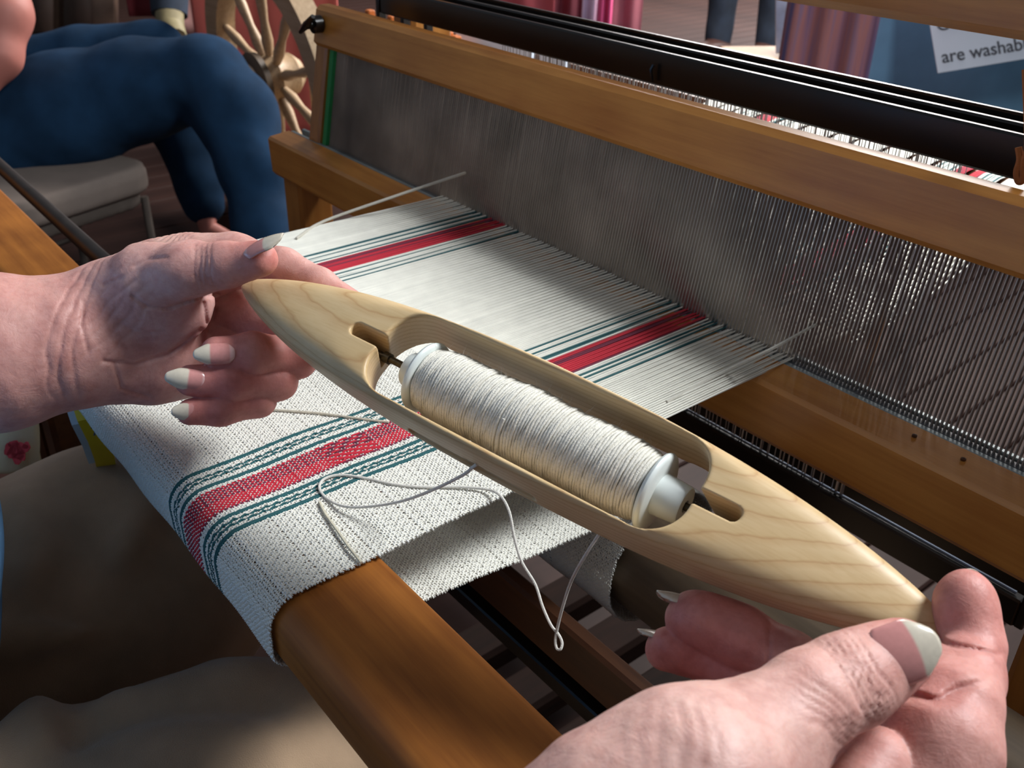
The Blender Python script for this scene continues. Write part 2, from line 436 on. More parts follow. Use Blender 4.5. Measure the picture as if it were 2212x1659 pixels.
M['wheeldark'] = plain('dark_wheel_cap', (88, 74, 58), .5, 0, .15, 30)
M['paper'] = plain('white_paper', (206, 214, 226), .7, 0, .02, 10)
M['ink'] = plain('grey_ink', (74, 76, 84), .8, 0, .05, 10)


# ================================================================== the room
def struct(name, mb, mat): 
    o = mb.build(name, mat); tag(o, kind='structure'); return o
mfloor = plain('floor_underlay', (40, 26, 22), .6, 0, .2, 6)
b = MB(); b.box((-34, -8, ZF - .25), (12, 34, ZF - .06)); floor = struct('floor', b, mfloor)
mplank = wood('dark_floorboards', (34, 20, 17), (56, 36, 31), 1, .62, 3, .0, streak=3)
mplank.node_tree.nodes['Principled BSDF'].inputs['Specular IOR Level'].default_value = .15
pm = None
for i in range(115):
    if pm is None:
        b = MB(); b.box((-.193, -8, ZF - .08), (.193, 34, ZF), .012); o = b.build('plank', mplank, floor); pm = o.data
    else:
        o = bpy.data.objects.new('plank', pm); COL.objects.link(o); o.parent = floor
    o.location = Vector((-33.8 + .4 * i, 0, 0)) * S
mwall = plain('warm_white_wall', (196, 182, 172), .85, 0, .05, 3)
b = MB(); b.box((-34, 33.6, ZF), (12, 34, 7)); struct('wall_back', b, mwall)
b = MB(); b.box((-34, -8, ZF), (-33.6, 34, 7)); struct('wall_left', b, plain('brown_panelled_wall', (112, 84, 66), .8, 0, .1, 3))
b = MB(); b.box((-33.6, 33.45, ZF), (12, 33.6, ZF + .45), .02); struct('baseboard_back', b, M['darkwoody'])

# ================================================================== loom frame
loom = empty('floor_loom', (-1.8, 1.6, ZF), 'varnished golden brown wooden floor loom filling the frame', 'loom')
# breast beam: rounded profile swept along x
def profile_bar(name, prof, x0, x1, mat, parent, smooth=True):
    b = MB(); n = len(prof)
    vs = [(x0, y, z) for y, z in prof] + [(x1, y, z) for y, z in prof]
    fs = [(i, (i + 1) % n, n + (i + 1) % n, n + i) for i in range(n)] + [tuple(range(n))[::-1], tuple(range(n, 2 * n))]
    b.add(vs, fs); return b.build(name, mat, parent, smooth=smooth)
def round_rect(y0, y1, z0, z1, rs, seg=6):
    """rs: radii for corners (y0,z1),(y1,z1),(y1,z0),(y0,z0)"""
    pts = []
    cs = [((y0, z1), (1, -1), 180, 90), ((y1, z1), (-1, -1), 90, 0), ((y1, z0), (-1, 1), 0, -90), ((y0, z0), (1, 1), -90, -180)]
    for (c, s_, a0, a1), r in zip(cs, rs):
        cx, cz = c[0] + s_[0] * r, c[1] + s_[1] * r
        for k in range(seg + 1):
            a = math.radians(a0 + (a1 - a0) * k / seg); pts.append((cx + r * math.cos(a), cz + r * math.sin(a)))
    return pts
BY0, BY1, BZ0, BZ1 = .408, .602, -.125, -.008
profile_bar('breast_beam', round_rect(BY0, BY1, BZ0, BZ1, (.042, .012, .03, .03)), -4.1, .35, M['beam'], loom)
for x in (-4.1, .18):
    x = x
    b = MB(); b.box((x, 2.86, ZF), (x + .17, 3.08, .1), .02); b.build('post', M['darkwood'], loom)
    fx = -2.88 if x < -3 else x
    b = MB(); b.box((fx, .43, ZF), (fx + .13, .6, BZ0 + .01), .015); b.build('post', M['darkwood'], loom)
    b = MB(); b.box((fx + .14, .45, ZF), (fx + .27, .62, BZ0 + .01), .015); b.build('post', M['darkwood'], loom)
    b = MB(); b.box((x, .35, ZF + .25), (x + .17, 3.05, ZF + .5), .02); b.build('side_rail', M['darkwoody'], loom)
for x in (-3.62, .12):
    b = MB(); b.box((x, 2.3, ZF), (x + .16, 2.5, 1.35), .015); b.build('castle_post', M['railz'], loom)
b = MB(); b.box((-3.62, 2.02, .665), (.3, 2.2, 1.02), .02); b.build('castle_beam', M['rail'], loom)
b = MB(); b.box((-4.1, 2.9, .03), (.35, 3.08, .13), .03); b.build('back_beam', M['darkwood'], loom)
# cloth beam (roller) under the breast beam, board and black shadow strip in front of it
b = MB(); b.lathe([(0, 0), (0, .135), (2.6, .135), (2.6, 0)], (-2.45, 1.30, -.37), (1, 0, 0), 40)
b.build('cloth_roller', wood('grey_brown_roller', (84, 68, 50), (112, 92, 70), 0, .6, 10), loom, smooth=True)
b = MB(); b.box((-2.55, 1.035, -.56), (.2, 1.075, -.435), .008); b.build('cross_board', M['darkwood'], loom)
b = MB(); b.box((-2.55, 1.02, -.62), (.2, 1.06, -.575), .004); b.build('shadow_gap_bar', M['black'], loom)  # black strip standing for the shadow line under the board
b = MB(); b.tube([(-4.4, .72, -.10), (-2.42, .72, -.10)], .024, 10); b.build('iron_rod', M['rod'], loom, smooth=True)
b = MB(); b.box((-4.0, 2.6, ZF + .3), (.25, 2.75, ZF + .55), .015); b.build('cross_board', M['darkwood'], loom)
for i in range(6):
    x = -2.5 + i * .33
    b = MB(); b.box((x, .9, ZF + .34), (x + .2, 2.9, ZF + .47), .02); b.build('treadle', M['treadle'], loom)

# ================================================================== beater and reed
TY = .18 / .983                       # lean of the beater: y per z
def lean(y0): return lambda v: np.array([v[0], y0 + v[1] + v[2] * TY, v[2]])
RX0, RX1 = -3.07, .05
beater = empty('beater', (-1.6, 1.6, ZF), 'wooden swinging beater with golden top rail and grooved race board', 'beater')
b = MB(); b.box((-3.19, -.03, .332), (.2, .034, .466), .014, mat=lean(1.655)); b.build('top_rail', M['rail'], beater)
# race board: sloping top, moulded front edge
prof = [(1.545, -.005), (1.64, -.003), (1.66, -.012), (1.70, -.012), (1.70, -.16), (1.56, -.165), (1.55, -.155), (1.54, -.10)]
profile_bar('race_board', [(1.543, -.012), (1.552, -.003), (1.632, .006), (1.636, -.02), (1.72, -.02), (1.72, -.15), (1.56, -.15), (1.548, -.135)], -3.32, .35, M['rail'], beater, smooth=False)
b = MB(); b.box((-3.32, 1.637, -.0195), (.34, 1.652, .004), .002); b.build('metal_strip', M['galv'], beater)
b = MB(); b.box((-3.32, 1.684, -.0195), (.34, 1.698, .004), .002); b.build('metal_strip', M['galv'], beater)
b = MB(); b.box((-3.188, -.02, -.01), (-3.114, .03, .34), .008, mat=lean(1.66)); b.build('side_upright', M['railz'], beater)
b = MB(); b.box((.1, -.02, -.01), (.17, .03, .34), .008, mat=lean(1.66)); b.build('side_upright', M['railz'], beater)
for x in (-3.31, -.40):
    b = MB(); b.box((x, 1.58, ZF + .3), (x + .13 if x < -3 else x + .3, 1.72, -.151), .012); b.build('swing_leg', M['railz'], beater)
# wing bolt on the front of the rail
b = MB(); o_ = np.array([-3.13, 1.695, .41])
b.lathe([(0, 0), (0, .03), (-.03, .03), (-.034, .014), (-.06, .014), (-.06, 0)], o_, (0, 1, 0), 16)
b.tube([o_ + (-.055, -.05, -.03), o_ + (0, -.055, 0), o_ + (.045, -.05, .035)], [.008, .014, .008], 8)
b.build('wing_bolt', M['black'], beater, smooth=True)
# small nails in the race board
for (px, py) in ((1978, 932), (2082, 988)):
    q = ony(px, py, 1.60); b = MB(); b.lathe([(0, .005), (.004, .005), (.006, 0)], (q[0], 1.60, .0025), (0, 0, 1), 10)
    b.build('nail_head', M['darkwood'], beater)

reed = empty('reed', (-1.6, 1.66, 0), 'fine toothed steel reed standing in the beater', 'reed')
PITCH = .0091
nd = int((RX1 - RX0) / PITCH)
RYB, RZB, RZT = 1.667, -.012, .345
vs = []; fs = []
dx, dy = .0010, .0055
for i in range(nd):
    x = RX0 + i * PITCH + random.uniform(-.0004, .0004); n0 = len(vs)
    sk = random.uniform(-.0008, .0008)
    for (z, kx) in ((RZB, 0), (RZT, sk)):
        y = RYB + z * TY
        for (ax_, ay_) in ((-dx, -dy), (dx, -dy), (dx, dy), (-dx, dy)): vs.append((x + ax_ + kx, y + ay_, z))
    for k in range(4): fs.append((n0 + k, n0 + (k + 1) % 4, n0 + 4 + (k + 1) % 4, n0 + 4 + k))
b = MB(); b.v = vs; b.f = fs; o = b.build('dents', M['steel'], reed); tag(o, 'thin steel dents', kind='stuff')
for z in (RZB + .003, RZT - .014):
    y = RYB + z * TY
    b = MB(); b.box((RX0 - .02, y - .011, z - .003), (RX1 + .02, y + .011, z + .011), .002); b.build('binding', mkcol('reed_binding', (72, 74, 78), rough=.6), reed)
b = MB(); b.box((RX0 - .034, -.016, .0), (RX0 - .010, .016, .335), .002, mat=lean(RYB)); tag(b.build('end_tape', M['green'], reed), 'bright green end tape')
b = MB(); b.box((RX1 + .010, -.016, .0), (RX1 + .034, .016, .335), .002, mat=lean(RYB)); b.build('end_tape', M['green'], reed)

# ================================================================== harness frames with heddles
labs = ['black harness frame nearest the beater, full face showing', 'black harness frame, second behind the beater', 'black harness frame, rearmost of the three']
YF = (1.90, 2.0, 2.1)
for k, y in enumerate(YF):
    hf = empty('harness_frame', (-1.7, y, 0), labs[k], 'harness frame', 'black harness frames behind the beater')
    zt = .525 - .004 * k; zo = (.0, -.03, .02)[k]
    b = MB(); b.box((-3.05, y - .010, zt - .085), (-.05, y + .010, zt), .005); b.build('top_bar', M['black'], hf)
    b = MB(); b.tube([(-3.0, y + .024, zt - .074), (-.08, y + .024, zt - .074)], .006, 6); b.build('heddle_bar', M['rod'], hf)
    zb = -.44 - (0, .01, .0)[k]
    b = MB(); b.box((-3.05, y - .016, zb - .075), (-.50, y + .016, zb), .005); b.build('bottom_bar', M['black'], hf)
    b = MB(); b.tube([(-3.0, y - .0, zb + .006), (-.52, y - .0, zb + .006)], .004, 6); b.build('heddle_bar', mkcol('dull_bar', (96, 104, 118), rough=.4, metal=.5), hf)
    for x in (-3.07, -.5):
        b = MB(); b.box((x, y - .016, zb - .07), (x + .02, y + .016, zt - .002), .003); b.build('end_bar', M['black'], hf)
    vs = []; fs = []
    xs_ = list(np.arange(-2.37 + k * .0045, -1.02, .0137)) + list(-1.0 + rng.uniform(0, .035, 9))
    for x in xs_:
        x += random.uniform(-.003, .003); zz = zo + random.uniform(-.01, .01); tw = random.uniform(-.5, .5)
        zs = [zb + .0, zz - .035, zz - .014, zz, zz + .014, zz + .035, zt - .08]
        ws = [.0020, .0024, .0045, .0060, .0045, .0022, .0007]
        n0 = len(vs); sk = random.uniform(-.008, .008)
        for z_, w_ in zip(zs, ws):
            xx = x + sk * (z_ - zz) / .5
            for s_ in (-1, 1): vs.append((xx + s_ * w_ * math.cos(tw), y + s_ * w_ * math.sin(tw) * 1, z_))
            vs.append((xx, y + .0022, z_))
        for i in range(len(zs) - 1):
            a0 = n0 + 3 * i
            for (p0, p1) in ((0, 1), (1, 2), (2, 0)): fs.append((a0 + p0, a0 + p1, a0 + 3 + p1, a0 + 3 + p0))
    b = MB(); b.v = vs; b.f = fs; o = b.build('heddles', M['heddle'], hf); tag(o, 'wire heddles', kind='stuff')
    if k == 0:
        q = ony(1412, 150, y - .02)
        b = MB(); b.tube([(q[0], y - .022, q[2] + .012), (q[0] - .004, y - .026, q[2]), (q[0], y - .022, q[2] - .03)], .0045, 6)
        b.build('hook', M['black'], hf, smooth=True)

# orange wooden pegs seen between the rail and the frames at the left
for i, (px, py, h_) in enumerate(((800, 28, 14), (822, 32, 8), (848, 36, 8), (884, 52, 14), (900, 58, 12), (930, 64, 14), (948, 70, 16), (968, 75, 12), (985, 80, 8))):
    q = ony(px, py + 14, 2.75); hh = h_ * 2 / 1000.
    b = MB(); b.box((q[0] - .022, 2.73, q[2] - .06), (q[0] + .022, 2.77, q[2] + hh + .02), .006)
    b.build('peg', mkcol('orange_wood', (206, 112, 50), rough=.5), loom)
q0 = ony(760, 40, 2.78); q1 = ony(1010, 100, 2.78)
b = MB(); b.box((q0[0] - .1, 2.772, q1[2] - .14), (q1[0], 2.81, q1[2] - .03), .006); b.build('peg_rail', M['rail'], loom)

# ================================================================== cloth and warp
WX0, WX1 = -2.372, -1.038
WHITE = (.83, .81, .72); TEAL = (.008, .095, .105); RED = (.55, .008, .03); DRED = (.16, .01, .04); LWHITE = (.78, .80, .82)
NW = 300; WP = (WX1 - WX0) / (NW - 1)
wx = WX0 + WP * np.arange(NW)
def warp_color(x):
    for c in (-2.088, -1.322):
        d = x - c
        if abs(d) < .037:
            return (DRED if (-.030 < d < .004 and int((x - WX0) / WP + .5) % 2) or d > .033 else RED), 'r'
        for t in (-.098, -.076, -.070 - .0, -.050, .054, .072, .078, .096):
            pass
        if abs(d + .097) < WP or abs(d + .0485) < WP or abs(d - .0525) < WP or abs(d - .096) < WP: return TEAL, 't'
        for t, ty in ((-.097, 't'), (-.0755, 'a'), (-.0665, 'b'), (-.0485, 't'), (.0525, 't'), (.0695, 'a'), (.0785, 'b'), (.096, 't')):
            if abs(d - t) < WP * .5: return TEAL, ty
    return WHITE, 'w'
wcol = [warp_color(x) for x in wx]

cloth = empty('woven_cloth', (-1.7, .7, 0), 'handwoven white cotton cloth with red and teal stripes over the front beam', 'cloth')
# path of the cloth (y, z): fell -> over the breast beam -> under -> to the roller
YFELL = 1.02
path = [(YFELL, .004), (BY1, .003)]
R_ = .045
for k in range(7):
    a = math.radians(90 + 90 * k / 6); path.append((BY0 + .042 + (.042 + .008) * math.cos(a), BZ1 - .042 + (.042 + .009) * math.sin(a)))
for k in range(5):
    a = math.radians(180 + 90 * k / 4); path.append((BY0 + .03 + .038 * math.cos(a), BZ0 + .03 + .038 * math.sin(a)))
path += [(.60, -.134), (1.26, -.203)]
for k in range(1, 26):
    a = math.radians(97 + 15 * k * -1); path.append((1.30 + (.165 - .0003 * k) * math.cos(a), -.37 + (.165 - .0003 * k) * math.sin(a)))
path = np.array(path); seg = np.linalg.norm(np.diff(path, axis=0), axis=1); cum = np.concatenate([[0], np.cumsum(seg)])
L = cum[-1]; NP = int(L / WP * .93); ss = np.linspace(0, L, NP)
py_ = np.interp(ss, cum, path[:, 0]); pz_ = np.interp(ss, cum, path[:, 1])
ty_ = np.gradient(py_); tz_ = np.gradient(pz_); tn = np.hypot(ty_, tz_); ty_ /= tn; tz_ /= tn
ny_, nz_ = tz_, -ty_                    # outward normal (up on the flat part)
ny_, nz_ = (ny_, nz_) if nz_[2] > 0 else (-ny_, -nz_)
TH = WP * .34                            # thread half height offset
ii, jj = np.meshgrid(np.arange(NW), np.arange(NP), indexing='ij')
par = ((ii + jj) % 2) * 2 - 1            # +1 warp above weft
# pattern zone in the red stripe: longer floats
isred = np.array([c[1] == 'r' for c in wcol])
chA = np.array([{'a': 1, 'b': -1}.get(c[1], 0) for c in wcol])
isteal = np.array([c[1] in 'tab' for c in wcol])
zone = (ss > .26) & (ss < .36)
parz = np.where(((ii + (jj // 2)) % 3 == 0), -1, 1)
par = np.where(isred[:, None] & zone[None, :], parz, par)
par = np.where(isteal[:, None], np.where(jj % 2 == 0, 1, .35), par)
amp = par * TH
amp = np.where(isred[:, None], amp + TH * .22, amp)
lat = chA[:, None] * np.where((jj // 2) % 2 == 0, WP * .42, -WP * .50) + np.where(isteal & (chA == 0), 1, 0)[:, None] * np.where(jj % 2 == 0, WP * .26, -WP * .26)
lat = lat + rng.normal(0, WP * .07, (NW, NP)) + (WP * .16) * (((ii // 2) % 2) * 2 - 1) * (((jj // 3) % 2) * 2 - 1) * (~isred & ~isteal)[:, None]
shr = .006 * np.clip((ss - .05) / .4, 0, 1)         # draw-in
cxm = (WX0 + WX1) / 2
X = wx[:, None] + lat; X = cxm + (X - cxm) * (1 - shr[None, :] * 0)
wob = .0016 * np.sin(ii * .11 + jj * .045) + .0012 * np.sin(jj * .13 + ii * .02)
off = amp + wob
CY_ = py_[None, :] + ny_[None, :] * off; CZ_ = pz_[None, :] + nz_[None, :] * off
def strips(X, Y, Z, U, Wn, ru, rn, cols):
    """many 4-sided threads. X.. (threads, samples); U: lateral unit (3, broadcast), Wn normal (3)"""
    nt_, ns = X.shape; C_ = np.stack([X, Y, Z], -1)
    ring = np.stack([C_ + U * ru, C_ + Wn * rn, C_ - U * ru, C_ - Wn * rn], 2)      # nt,ns,4,3
    V_ = ring.reshape(-1, 3)
    base = (np.arange(nt_)[:, None] * ns + np.arange(ns - 1)[None, :]) * 4
    fl = []
    for k in range(4):
        a0 = base + k; b0 = base + (k + 1) % 4
        fl.append(np.stack([a0, b0, b0 + 4, a0 + 4], -1).reshape(-1, 4))
    cc = np.repeat(np.asarray(cols)[:, None, :], ns * 4, 1).reshape(-1, 3) if np.asarray(cols).ndim == 2 else np.repeat(np.asarray(cols).reshape(-1, 3), 4, 0)
    return V_, np.concatenate(fl), cc
nrm = np.zeros((NW, NP, 3)); nrm[..., 1] = ny_[None, :]; nrm[..., 2] = nz_[None, :]
ux = np.zeros((1, 1, 3)); ux[..., 0] = 1
fat = np.where(isred, .70, np.where(isteal, .80, .39))[:, None, None] * WP
V1, F1, C1 = strips(X, CY_, CZ_, ux, nrm, fat, WP * .42, np.array([c[0] for c in wcol]))
# weft
jit = rng.normal(0, .0012, (NP, 2)) * np.where(np.arange(NP) % 2, 1, .5)[:, None]
xw = np.concatenate([[WX0 - WP * 1.1], wx, [WX1 + WP * 1.1]])
Xw = np.repeat(xw[None, :], NP, 0); Xw[:, 0] += jit[:, 0]; Xw[:, -1] += jit[:, 1]
aw = -np.concatenate([np.zeros((1, NP)), amp, np.zeros((1, NP))]).T
wobw = np.concatenate([wob[:1], wob, wob[-1:]]).T
offw = aw * 1.0 + wobw
sl = rng.normal(0, .0009, NP)[:, None]
TYw = np.stack([np.zeros(NP), ty_, tz_], -1)[:, None, :]
# group the picks a little so the small holes of the open weave show
shift = (WP * .17) * np.where((np.arange(NP) % 2) == 0, 1, -1)[:, None] * np.sin(np.arange(NW + 2) * .9)[None, :] * .6
Yw = py_[:, None] + ny_[:, None] * offw + ty_[:, None] * (sl + shift); Zw = pz_[:, None] + nz_[:, None] * offw + tz_[:, None] * (sl + shift)
nw_ = np.zeros((NP, 1, 3)); nw_[:, 0, 1] = ny_; nw_[:, 0, 2] = nz_
V2, F2, C2 = strips(Xw, Yw, Zw, TYw, nw_, WP * .41, WP * .34, np.repeat([[.83, .82, .77]], NP, 0))
Vc = np.concatenate([V1, V2]) * S; Fc = np.concatenate([F1, F2 + len(V1)]); Cc = np.concatenate([C1, C2])
me = mesh_np('web', Vc, Fc, M['cloth']); set_color(me, Cc); web = link(me, 'web', cloth)
tag(web, kind='stuff')
# thin backing so no light leaks between roller layers is not needed; unwoven warp from the fell to the reed and on to the back beam
def warp_sheet(name, ypts, zf, parent, x_of=None, r=.42, seed=3):
    rg = np.random.default_rng(seed)
    ns = len(ypts); Y = np.repeat(np.array(ypts)[None, :], NW, 0)
    jx = rg.normal(0, WP * .06, (NW, 1)) * np.ones((1, ns))
    Xs = wx[:, None] + jx; Z = np.zeros((NW, ns))
    for j, y in enumerate(ypts): Z[:, j] = zf(np.arange(NW), y)
    if x_of is not None:
        for j, y in enumerate(ypts): Xs[:, j] = x_of(wx, y)
    # in the reed two ends share one dent
    nrm_ = np.zeros((NW, ns, 3)); nrm_[..., 2] = 1
    cols = np.array([c[0] for c in wcol]) * (1 + rg.normal(0, .03, (NW, 1)))
    V_, F_, C_ = strips(Xs, Y, Z, ux, nrm_, WP * r, WP * r, cols)
    me_ = mesh_np(name, V_ * S, F_, M['warp']); set_color(me_, C_)
    o_ = link(me_, name, parent); tag(o_, 'long unwoven warp threads', kind='stuff'); return o_
shaft = rng.permutation(NW) % 3
shaft = np.arange(NW) % 3
def zfront(i, y):
    t = np.clip((y - YFELL) / (1.9 - YFELL), 0, 1)
    return .004 + t * np.array([.0, -.007, .006])[shaft[i]]
def xfront(x, y):
    dent = np.round((x - RX0) / (PITCH) - .5) * PITCH + RX0 + PITCH * .5
    t = np.clip((y - YFELL) / (RYB - YFELL), 0, 1); t = t ** 6
    return x * (1 - t) + (dent + (x - dent) * .35) * t
warp_sheet('warp_threads', [YFELL - .05, YFELL + .03, 1.15, 1.3, 1.45, 1.6, RYB, 1.75, 1.9], zfront, cloth, xfront, r=.60)
gc = []                                                     # raddle groups at the back
gx = np.cumsum(np.concatenate([[0], rng.uniform(.085, .16, 14)])) ; gx = WX0 + gx / gx[-1] * (WX1 - WX0 + .001)
def xback(x, y):
    k = np.clip(np.searchsorted(gx, x) - 1, 0, len(gx) - 2); c_ = (gx[k] + gx[k + 1]) / 2
    t = np.clip((y - 2.1) / .6, 0, 1) * .16
    return x + (c_ - x) * t
def zback(i, y):
    t = np.clip((y - 2.1) / .8, 0, 1)
    return np.array([.0, -.03, .02])[shaft[i]] * (1 - t) + .135 * t
warp_sheet('back_warp', [1.9, 2.1, 2.4, 2.7, 2.9, 3.08, 3.12], zback, cloth, xback, r=.5, seed=5)

# ================================================================== yarn helpers
def yarn_tube(pts, r, name, parent=None, col=(.80, .78, .70), n=6, sub=6, label=None, cat=None, mat=None):
    """smooth (Catmull-Rom) thread through points, with a ply twist"""
    p = np.array(pts, float); q = [p[0]]
    pp = np.concatenate([[2 * p[0] - p[1]], p, [2 * p[-1] - p[-2]]])
    for i in range(1, len(pp) - 2):
        for s_ in range(1, sub + 1):
            t = s_ / sub; a0, a1, a2, a3 = pp[i - 1], pp[i], pp[i + 1], pp[i + 2]
            q.append(.5 * ((2 * a1) + (-a0 + a2) * t + (2 * a0 - 5 * a1 + 4 * a2 - a3) * t * t + (-a0 + 3 * a1 - 3 * a2 + a3) * t ** 3))
    b = MB(); b.tube(q, r, n); o = b.build(name, mat or M['yarn'], parent, smooth=True)
    set_color(o.data, np.repeat([col], len(o.data.vertices), 0))
    if label: tag(o, label, cat)
    return o

# stray selvedge threads that run from the cloth edge into the reed
q = [onz(640, 515, .01), onz(700, 478, .012), ony(850, 425, 1.45), ony(985, 380, 1.645), ony(1010, 372, 1.70)]
yarn_tube(q, .0042, 'edge_thread', label='loose floating thread running into the reed beyond the cloth, left edge', cat='thread', col=(.72, .68, .58))
q = [onz(1440, 868, .008), onz(1560, 805, .012), ony(1660, 757, 1.52), ony(1750, 708, 1.65), ony(1765, 701, 1.70)]
yarn_tube(q, .0038, 'edge_thread', label='loose floating thread running into the reed near the right edge of the cloth', cat='thread', col=(.76, .73, .64))

# ================================================================== shuttle
sa = np.array([.80472155, .38447807, -.45232714]); sb = np.array([.55788334, -.75025831, .35479381]); sn = np.array([-.20295176, -.537856, -.81824294])
sc0 = np.array([.0024408, .0154584, .334593]) + sb * .0033 + sa * .0012
TOP, BOT = .010, -.0155
def sh_w(x):
    u = np.clip(np.abs(x) / .150, 0, 1); return .0216 * np.maximum(1 - u ** 2.75, 0) ** .72 + 1e-5
def f_body(p):
    x, y, z = p[:, 0], p[:, 1], p[:, 2]; u = np.clip(np.abs(x) / .150, 0, 1)
    w = sh_w(x); taper = np.maximum(1 - u ** 2.4, 0) ** .7; tap2 = np.maximum(1 - u ** 3.0, 0) ** .62
    top = .0122 * taper - .0030 * u ** 2 ; bot = -.0155 * tap2
    zc = (top + bot) / 2; hh = np.maximum((top - bot) / 2, 1e-5)
    pe = 6.0 - 3.7 * u ** .8
    g = (np.abs(y / w) ** pe + np.abs((z - zc) / hh) ** pe) ** (1 / pe)
    d = (g - 1) * np.minimum(w, hh) * .8
    d = np.maximum(d, np.abs(x) - .1495)
    return d
def box2(x, y, hx, hy, r):
    qx = np.abs(x) - hx + r; qy = np.abs(y) - hy + r
    return np.sqrt(np.maximum(qx, 0) ** 2 + np.maximum(qy, 0) ** 2) + np.minimum(np.maximum(qx, qy), 0) - r
def f_shuttle(p):
    x, y, z = p[:, 0], p[:, 1], p[:, 2]
    d = f_body(p)
    d = -smin(-d, -(z - TOP * .93), .0006)
    # bobbin opening, slightly narrower at the bottom, eased edge
    zz = np.clip((z - BOT) / (TOP - BOT), 0, 1)
    sh = .0008 * (1 - zz) ** 2
    o = box2(x - .0012, y, .0652 + .008 * (1 - zz), .0185 - sh * .7, .0135 + .002 * (1 - zz))
    o = o - .0011 * np.clip((z - TOP * .93 + .0018) / .0018, 0, 1.4) ** 2
    d = -smin(-d, o, .0005)
    # spindle slots
    s1 = np.maximum(box2(x - .0012, y + .0002, .0812, .0029, .0028), -(z + .0085))
    d = -smin(-d, s1, .0004)
    # yarn eye: slot in the side towards the weaver
    e = np.maximum(box2(x + .0085, z + .0042, .0045, .0014, .0013), y + .012)
    gr = np.maximum(box2(x + .012, z + .0063, .0285, .0025, .0024), y + .0196)
    d = -smin(-d, np.minimum(e, gr), .0006)
    h = np.sqrt((x - .0745) ** 2 + (z + .0105) ** 2) - .0012
    d = np.maximum(d, -np.maximum(h, y + .012))
    return d
pos, quads = surface_nets(f_shuttle, (-.153, -.0235, -.0175), (.153, .0235, .0125), .00062, 's', None, refine=2)
me = mesh_np('body', pos, quads, M['maple'])
SHM = Matrix.Identity(4)
A3 = RM @ np.stack([sa, sb, sn], 1)
for i in range(3):
    for j in range(3): SHM[i][j] = A3[i][j]
shc = c2w(sc0[None])[0]; SHM.translation = Vector(shc)
shuttle = bpy.data.objects.new('boat_shuttle', None); COL.objects.link(shuttle); shuttle.matrix_world = SHM; shuttle.empty_display_size = .02
tag(shuttle, 'smooth pale maple boat shuttle held between two hands', 'shuttle')
def sh_obj(me_, name, parent=shuttle):
    o_ = bpy.data.objects.new(name, me_); COL.objects.link(o_); o_.parent = parent; return o_
sh_obj(me, 'body')
def sh_mb(b, name, mat, parent=shuttle, smooth=True):
    o_ = b.build(name, mat, None, smooth=smooth, scale=1.0); o_.parent = parent; return o_
ZB = -.0046
b = MB(); b.lathe([(0, 0), (0, .0014), (.156, .0014), (.156, 0)], (-.077, 0, ZB), (1, 0, 0), 14)
b.lathe([(0, 0), (.0, .0022), (.003, .0022), (.003, 0)], (-.069, 0, ZB), (1, 0, 0), 12)
sh_mb(b, 'spindle', M['spindle'])
bob = bpy.data.objects.new('bobbin', None); COL.objects.link(bob); bob.matrix_world = SHM; bob.empty_display_size = .02
tag(bob, 'white plastic bobbin wound full of cream cotton inside the shuttle', 'bobbin')
def flange(x, sgn):
    b_ = MB(); b_.lathe([(0, .006), (0, .0128), (.0006, .0138), (.0014, .0141), (.0022, .0138), (.0028, .0128), (.0030, .006)], (x, 0, ZB), (sgn, 0, 0), 64)
    return b_
sh_mb(flange(-.0462, -1), 'flange', M['plastic'], bob); sh_mb(flange(.0500, 1), 'flange', M['plastic'], bob)
b = MB(); b.lathe([(.0028, .0072), (.0095, .0068), (.0100, .0064), (.0100, .0022), (.004, .0020)], (-.0462, 0, ZB), (-1, 0, 0), 40); sh_mb(b, 'hub', M['plastic'], bob)
b = MB(); b.lathe([(.0028, .0074), (.0118, .0068), (.0124, .0064), (.0124, .0022), (.004, .0020)], (.0500, 0, ZB), (1, 0, 0), 40); sh_mb(b, 'hub', M['plastic'], bob)
b = MB(); b.lathe([(0, .0060), (.0962, .0060)], (-.0462, 0, ZB), (1, 0, 0), 32); sh_mb(b, 'core', M['plastic'], bob)
# wound yarn: one continuous thread going to and fro; outer layers modelled
turns = 86; seg_ = 56
def coil(x0, x1, turns, rad, seed, name, slope=0):
    rg = np.random.default_rng(seed); n = turns * seg_
    t = np.arange(n + 1) / seg_; th = t * 2 * math.pi
    jit = np.interp(t, np.arange(turns + 2), rg.normal(0, .00011, turns + 2))
    rj = np.interp(t, np.arange(turns + 2), rg.normal(0, .00019, turns + 2))
    x = x0 + (x1 - x0) * t / turns + jit + .0005 * np.sin(th + 1.0) * np.interp(t, np.arange(0, turns + 8, 7), rg.uniform(-1, 1, len(np.arange(0, turns + 8, 7))))
    x = np.clip(x, x0 + .0002, x1 - .0002)
    u = (x - x0) / (x1 - x0); r = rad(u) + rj
    c = np.stack([x, r * np.cos(th), ZB + r * np.sin(th)], 1)
    tan = np.gradient(c, axis=0); tan /= np.linalg.norm(tan, axis=1, keepdims=True)
    er = np.stack([np.zeros_like(x), np.cos(th), np.sin(th)], 1); ex = np.cross(tan, er)
    K = 6; Rr = .00062; vv = []
    for k in range(K):
        a = 2 * math.pi * k / K + th * 3.1
        rr = Rr * (1 + .22 * np.cos(2 * (2 * math.pi * k / K)))
        vv.append(c + (rr * np.cos(a))[:, None] * er + (rr * np.sin(a))[:, None] * ex * 1.0)
    V_ = np.stack(vv, 1).reshape(-1, 3); m_ = n + 1
    base = np.arange(m_ - 1) * K; fl = [np.stack([base + k, base + (k + 1) % K, base + K + (k + 1) % K, base + K + k], 1) for k in range(K)]
    return V_, np.concatenate(fl)
